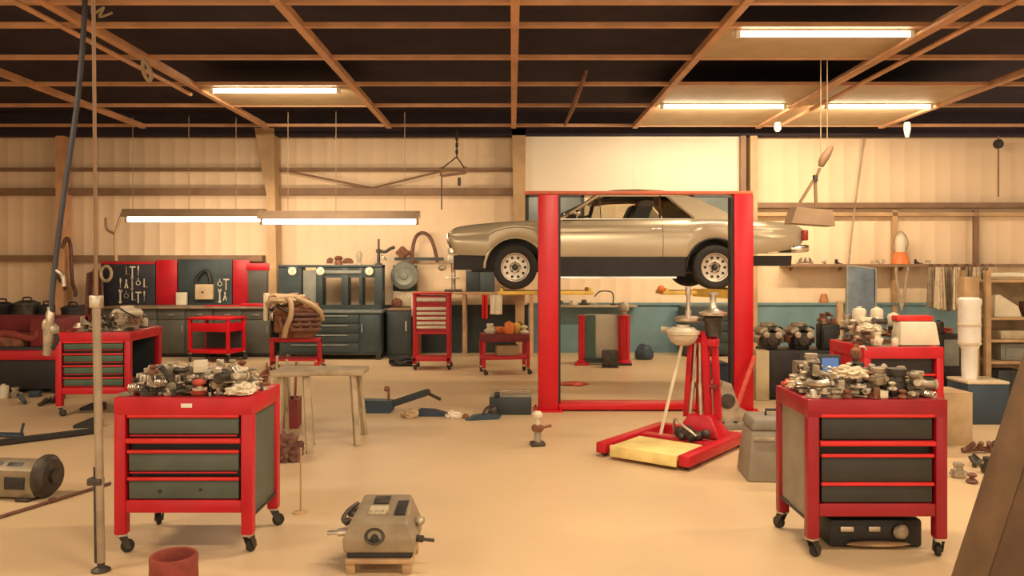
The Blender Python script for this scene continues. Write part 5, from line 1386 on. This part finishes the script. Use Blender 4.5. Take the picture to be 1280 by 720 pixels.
# wall shelf right with hanging things
d = 15.3
zs = Z(330, d)
sh = thing('wall_shelf', 'long brown wall shelf on the right, above the hanging aprons', 'shelf', (X(1120, d), d, zs))
a, b = X(985, d)-X(1120, d), X(1300, d)-X(1120, d)
MB().bx(a, b, 0, BACK-.03-d, -.06, 0, .005).build('shelf_board', BEAMD, sh)
for xx in (a+.2, -.9, .3, 1.6): MB().prism([(.45, -.045), (.30, -.045), (.45, -.14)], xx-.02, xx+.02, 'yz').build('bracket', BEAMD, sh)
t = thing('red_funnel', 'red and white funnel bottle standing on the long brown wall shelf', 'bottle', (X(1127, 15.45), 15.5, zs+.002))
MB().lathe([(0, 0), (.17, 0), (.16, .05), (.11, .22), (.10, .23), (0, .23)], n=24).build('base_cone', ORANGE, t)
MB().lathe([(.0, .23), (.095, .23), (.10, .45), (.07, .56), (.03, .58), (0, .58)], n=20).build('bottle', CREAM, t)
MB().tube([(-.10, 0, .25), (-.15, 0, .42), (-.06, 0, .60), (.06, 0, .60), (.15, 0, .42), (.10, 0, .25)], .014, 8).build('handle', CABLE, t)
o = MB().tube([(X(1121, 15.2), 15.22, zs-.06), (X(1121, 15.2), 15.22, zs-.25), (X(1127, 15.2), 15.22, Z(384, 15.2)), (X(1128, 15.2), 15.22, Z(384, 15.2)), (X(1134, 15.2), 15.22, zs-.25), (X(1136, 15.2), 15.22, zs-.06)], .022, 8).build('hanging_strap', WOODG); tag(o, 'looped tan strap hanging in a V below the red funnel bottle', 'strap')
def apron(px, wpx, py1, m, label, seed):
    dd = 15.12 - .16*(round(seed/1.3) % 2)
    w_ = wpx*dd/2000; hh_ = zs - .06 - Z(py1, dd)
    rows = []
    for j in range(9):
        v = j/8
        rows.append([(-w_*(.7+.3*v) + 2*w_*(.7+.3*v)*k/14, (.03+.035*v)*math.sin(k*1.35+seed) - .02, -hh_*v + .02*math.sin(k*.9+seed)*v) for k in range(15)])
    t = thing('hanging_apron', label, 'apron', (X(px, dd), dd, zs-.06), 0, 'pale aprons hanging below the wall shelf')
    MB().sheet(rows, .012).build('cloth', m, t)
    MB().tube([(-w_*.5, 0, -.02), (-w_*.2, .02, .05), (w_*.3, .02, .04), (w_*.5, 0, -.03)], .012, 6).build('neck_strap', BROWN, t)
AP = mat('stone_canvas', (.30, .24, .17), .85, 0, .22, 7, .15)
for i, (px, wp, py) in enumerate(((1164, 11, 384), (1174, 10, 386), (1184, 11, 388), (1195, 12, 386), (1209, 10, 384), (1219, 9, 380), (1229, 9, 382), (1240, 11, 388))):
    apron(px, wp, py, [AP, CANVAS][i % 2], ['leftmost', 'second from left', 'third from left', 'fourth from left', 'fifth from left', 'sixth from left', 'seventh from left', 'rightmost'][i] + ' of the eight pale aprons hanging below the wall shelf', i*1.3)
# little things on the shelf
for i, px in enumerate((1148, 1162, 1098, 1006, 1029, 1048)):
    junk(['bracket', 'pipe_elbow', 'rag', 'manifold', 'pipe_elbow', 'bracket'][i], [IRON, CAST, CANVAS, CAST, CREAM, IRON][i], X(px, 15.5), 15.5, zs, i, 'the long brown wall shelf', 1.3)
# leaning blue mat
d = 14.9
t = thing('creeper_board', 'blue grey padded creeper board leaning on the wall below the shelf', 'creeper board', (X(1068, d), d-.30, 0), 0, rx=math.radians(-13), ry=math.radians(6))
MB().bx(-.25, .25, 0, .05, .10, 1.72, .02).build('pad', BLUE, t)
MB().bx(-.28, -.25, -.01, .06, .02, 1.74, .006).bx(.25, .28, -.01, .06, .02, 1.74, .006).bx(-.25, .25, -.01, .06, 1.70, 1.74, .006).build('board_frame', GREY, t)
for sx in (-1, 1): MB().lathe([(0, -.015), (.035, -.015), (.035, .015), (0, .015)], (sx*.22, .025, .05), (1, 0, 0), 14).build('wheel', RUBBER, t)
o = MB().lathe([(0, 0), (.08, 0), (.085, .02), (.06, .16), (.05, .18), (0, .18)], n=18).build('orange_pot', mat('brown_orange', (.52, .22, .08), .6), None, (X(1037, 15.4), 15.68, .972)); tag(o, 'orange brown pot on the wainscot ledge left of the blue creeper board', 'pot')
o = MB().bx(-.05, .05, 0, .08, 0, 1.05, .005).build('timber_stud', WOOD, None, (X(1048, 14.6), 14.5, 0)); tag(o, 'short upright timber stud left of the blue creeper board', 'timber')
# cartons and clutter on the floor at right
d = 7.55
t = thing('cardboard_box', 'plain cardboard box on the floor right of the charcoal drawer cabinet', 'box', (X(1190, d)+.09, d, 0), .06)
MB().bx(-.17, .11, 0, .38, 0, Z(492, d), .006).build('box_body', CARD, t)
MB().bx(-.175, .115, .0, .18, Z(492, d), Z(492, d)+.006).build('flap', CARD, t); MB().bx(-.175, .115, .20, .385, Z(492, d), Z(492, d)+.006).build('flap', CARD, t)
wCL = 'the floor right of the charcoal drawer cabinet'
for i, (px, py, k_, m, sc) in enumerate(((1198, 597, 'carburettor', CAST, .9), (1222, 582, 'manifold', IRON, .9), (1236, 592, 'carburettor', IRON, 1.0), (1215, 604, 'bearing_ball_joint', BROWN, 1.0), (1222, 566, 'manifold', BROWN, 1.2), (1242, 563, 'pipe_elbow', IRON, 1.3))):
    dd = D(py); junk(k_, m, X(px, dd), dd, 0, i*.8, wCL, sc)

# ------------------------------------------------------------------ far left: parts washer, bins and clutter
d = 10.6
t = thing('parts_washer', 'dark maroon parts washer with a red lip at the far left', 'parts washer', (X(20, d), d, 0))
a, b = X(-70, d)-X(20, d), X(74, d)-X(20, d)
MB().bx(a, b, .02, .75, .06, .62, .015).build('base_cabinet', BLACK, t)
MB().bx(a-.02, b+.02, -.03, .78, Z(450, d), Z(438, d), .015).build('front_lip', RED, t)
MB().prism([(.70, .60), (.78, .60), (.78, Z(398, d)+.0), (.66, Z(398, d))], a, b, 'yz').build('back_splash', MAROON, t)
MB().bx(b-.45, b, .10, .74, Z(438, d), Z(398, d), .02).build('side_tank', MAROON, t)
MB().bx(a+.05, b-.55, .10, .60, Z(438, d), Z(420, d), .05).build('tray_hump', RUST, t)
MB().bx(b-.02, b+.35, .05, .6, .24, .30, .01).build('step', RED, t)
for xx in (a+.08, b-.08):
    for yy in (.08, .68): MB().bx(xx-.04, xx+.04, yy-.04, yy+.04, 0, .06).build('leg', BLACK, t)
MB().tube([(-.5, .2, Z(425, d)), (-.2, .12, Z(418, d)), (.15, .12, Z(424, d)), (.22, .15, Z(414, d))], .05, 10).build('draped_hose', TERRA, t)
for i, (px, wpx, hp_) in enumerate(((3, 26, 18), (34, 28, 20), (58, 18, 15), (91, 26, 14))):
    dd = 11.9 if i < 3 else 12.2
    z0 = 0
    o = thing('black_drum', ['black round bin at the far left, behind the maroon parts washer', 'tallest black round bin behind the maroon parts washer', 'small black round bin beside the hanging blue hose', 'black round bin between the hanging hose and the prop pole'][i], 'bin', (X(px, dd), dd, 0), 0, 'black round bins behind the parts washer')
    r = wpx*dd/2000; zt_ = Z(398-hp_, dd)
    MB().lathe([(0, 0), (r*.9, 0), (r, .03), (r, zt_-.05), (r*1.05, zt_-.04), (r*1.05, zt_), (r*.95, zt_), (r*.6, zt_+.03), (0, zt_+.035)], n=24).build('drum_body', BLACK if i != 1 else IRON, o)
    MB().tube([(-r*.4, 0, zt_+.03), (-r*.3, 0, zt_+.07), (r*.3, 0, zt_+.07), (r*.4, 0, zt_+.03)], .012, 6).build('handle', RUBBER, o)
wFW = 'the floor before the maroon parts washer'
for i, (px, py, k_, m, sc) in enumerate(((4, 498, 'canister', CREAM, 1.4), (19, 497, 'carburettor', CAST, 1.0), (30, 504, 'manifold', NAVY, 1.2), (44, 496, 'small_box', NAVY, 1.2), (60, 506, 'manifold', IRON, 1.1), (74, 499, 'rag', RUST, .8))):
    nm(NAVY, 'navy'); dd = D(py); junk(k_, m, X(px, dd), dd, 0, i*1.1, wFW, sc)
# black shoes like blocks under the green cabinet
for i, (px, py) in enumerate(((118, 508), (112, 530))):
    dd = D(py+4); o = MB().prism([(-.14, 0), (.12, 0), (.12, .07), (.02, .10), (-.10, .05), (-.15, .03)], -.05, .05).build('wheel_chock', BLACK, None, (X(px, dd), dd, 0), .2); tag(o, ['black wedge chock under the green drawer cabinet', 'black wedge chock on the floor before the green drawer cabinet'][i], 'chock', 'black wedge chocks by the green drawer cabinet')
# hanging strap and coat near the left wall girt
o = thing('hanging_strap', 'brown strap with a hook hanging from the low girt behind the blue hose', 'strap', (X(84, 15.4), 15.4, Z(330, 15.4)))
MB().tube([(-.10, 0, .30), (-.02, .02, .50), (.06, 0, .36), (.08, 0, 0), (.10, 0, -.35), (.16, 0, -.55), (.14, 0, -.62)], .035, 8).build('webbing', BROWN, o)
MB().tube([(-.22, 0, -.15), (-.15, 0, -.3), (-.05, 0, -.4), (-.04, 0, -.5)], .03, 8).build('hook', IRON, o)
o = thing('work_coat', 'brown work coat hanging beside the dark pegboard', 'coat', (X(117, 15.2), 15.25, Z(338, 15.2)))
rows = [[(-.16*(1+.25*j/8) + .32*(1+.25*j/8)*k/10, .05*math.sin(k*1.2)*(.4+j/8), -.95*j/8 - .05*abs(k-5)/5*(8-j)/8) for k in range(11)] for j in range(9)]
MB().sheet(rows, .02).build('coat_body', BROWN, o)
MB().tube([(-.04, 0, 0), (0, .03, .06), (.04, 0, 0)], .012, 6).build('hanger_loop', IRON, o)
o = thing('wall_mounted_pipe', 'tan bent pipe dropping from the hanging lamp end to the dark pegboard', 'pipe', (X(142, 14.9), 15.0, Z(326, 15.0)))
z0 = Z(326, 15.0)
def dp(px, py): return (X(px, 15.0)-X(142, 15.0), 0, Z(py, 15.0)-z0)
MB().tube([dp(142, 326), dp(141, 295), dp(146, 275), dp(152, 262)], .03, 8).build('pipe', COLUMN, o)
MB().tube([dp(139, 292), dp(130, 286), dp(129, 272)], .025, 8).build('branch', BEAMD, o)
MB().tube([(.10*math.cos(2*PI*k/14)-.18, -.02, .14*math.sin(2*PI*k/14)-.24) for k in range(14)], .03, 8, 1, True).build('coiled_end', CABLE, o)

# ------------------------------------------------------------------ overhead: hoist, work lamp, cords
t = thing('hanging_hoist', 'chain hoist with a spreader frame hanging before the far wall', 'hoist', (X(571, 15.0), 15.0, Z(222, 15.0)))
z0 = Z(222, 15.0)
def ch(px, py): return (X(px, 15.0)-X(571, 15.0), 0, Z(py, 15.0)-z0)
ztop = CZ - z0
pts = []
n = 9
for k in range(n):
    zz_ = ch(571, 196)[2] + (ztop+.1-ch(571, 196)[2])*(k+.5)/n
    q = [(.018*math.cos(2*PI*i/8)*(1 if k % 2 else 0), .018*math.cos(2*PI*i/8)*(0 if k % 2 else 1), zz_ + .055*math.sin(2*PI*i/8)) for i in range(8)]
    pts.append(q)
mb = MB()
for q in pts: mb.tube(q, .010, 6, 1, True)
mb.build('chain', IRON, t)
MB().cyl(ch(571, 196), ch(552, 211), .012, n=8).cyl(ch(571, 196), ch(581, 211), .012, n=8).build('sling', IRON, t)
MB().bar(ch(551, 220), ch(582, 216), .04, .05).bar(ch(551, 220), ch(551, 209), .04, .04).bar(ch(582, 216), ch(582, 208), .04, .04).build('spreader', BEAMD, t)
MB().cyl(ch(552, 221), ch(552, 262), .012, n=8).build('load_line', IRON, t)
MB().cyl(ch(574, 222), ch(574, 232), .03, n=8).build('weight', IRON, t)
d = 9.5
t = thing('work_lamp', 'adjustable work lamp with a boxy tan shade hung before the right wall', 'work lamp', (X(1012, d), d, Z(270, d)))
z0 = Z(270, d); xb = X(1012, d)
def wl(px, py): return (X(px, d)-xb, 0, Z(py, d)-z0)
MB().prism([(-.26, -.09), (.25, -.125), (.22, .06), (-.20, .10)], -.14, .14).build('lamp_shade', SHADEM, t)
MB().bar(wl(1000, 253), wl(1019, 222), .03, .03).bar(wl(1019, 222), wl(1020, 258), .03, .03).bar(wl(1019, 224), wl(1025, 210), .028, .028).build('lamp_arm', BEAMD, t)
MB().cyl(wl(1019, 219), wl(1019, 227), .03, n=12).build('joint', IRON, t)
MB().tube([wl(1026, 208), wl(1029, 200), wl(1034, 192), wl(1040, 183)], lambda q: .045*math.sin(PI*(.15+.75*q)) + .008, 10).build('counterweight', BEAMD, t)
MB().cyl(wl(1026, 205), (wl(1026, 205)[0], 0, CZ-z0), .005, n=6).cyl(wl(1034, 190), (wl(1034, 190)[0], 0, CZ-z0), .005, n=6).build('suspension_cord', CABLE, t)
o = thing('wall_cable', 'thin grey cable slanting down the right wall left of the funnel bottle', 'cable', (X(1064, 15.6), 15.6, zs))
MB().tube([(X(1082, 15.6)-X(1064, 15.6), 0, CZ-zs+.1), (X(1074, 15.6)-X(1064, 15.6), 0, Z(220, 15.6)-zs), (X(1066, 15.6)-X(1064, 15.6), 0, Z(280, 15.6)-zs), (-.05, 0, .0)], .018, 6).build('cable', CABLE, o)
o = thing('pull_cord', 'thin dark cord with a round pulley high on the far right of the wall', 'cord', (X(1248, 15.4), 15.4, Z(246, 15.4)))
MB().lathe([(0, -.03), (.09, -.03), (.07, 0), (.09, .03), (0, .03)], (0, 0, Z(180, 15.4)-Z(246, 15.4)), (0, 1, 0), 18).build('pulley', IRON, o)
MB().cyl((0, 0, 0), (0, 0, CZ-Z(246, 15.4)+.1), .014, n=6).build('cord', BEAMD, o)
d = 13.0
o = MB().tube([(X(733, 10.3), 10.3, CZ+.0), (X(722, 11.6), 11.6, CZ-.02), (X(716, 12.6), 12.6, CZ-.02), (X(706, 14.2), 14.2, CZ-.01)], lambda q: .02+.02*math.sin(PI*q), 8).build('ceiling_strap', RUST); tag(o, 'rust red strap slung under the ceiling purlins right of the central rafter', 'strap')
for i, (px, py) in enumerate(((972, 158), (1134, 152))):
    o = MB().lathe([(0, 0), (.05, 0), (.06, -.04), (.06, -.12), (.03, -.16 - .1*i), (0, -.16 - .1*i)], n=14).build('ceiling_sensor', WHITE, None, (X(px, 13.8), 13.8, CZ-.03)); tag(o, ['small white ceiling sensor at the end of the right rafter', 'longer white ceiling sensor at the end of the outer right rafter'][i], 'sensor')
# ------------------------------------------------------------------ camera, world, view
cam = bpy.data.cameras.new('camera'); cam.sensor_width = 36.0; cam.lens = 36.0 * F / 1280.0
cam.shift_y = -(360.0 - HZ) / 1280.0
cam.clip_end = 200
co = bpy.data.objects.new('camera', cam); COL.objects.link(co)
co.location = (0, 0, CAM_H); co.rotation_euler = (PI/2, 0, 0)
S.camera = co
w = bpy.data.worlds.new('world'); S.world = w; w.use_nodes = True
bg = w.node_tree.nodes['Background']
bg.inputs['Color'].default_value = (1.0, 0.775, 0.54, 1); bg.inputs['Strength'].default_value = 1.6
S.view_settings.view_transform = 'Standard'; S.view_settings.look = 'None'
S.view_settings.gamma = 1.0; S.view_settings.use_curve_mapping = False
S.view_settings.exposure = 0.0
finish_labels()
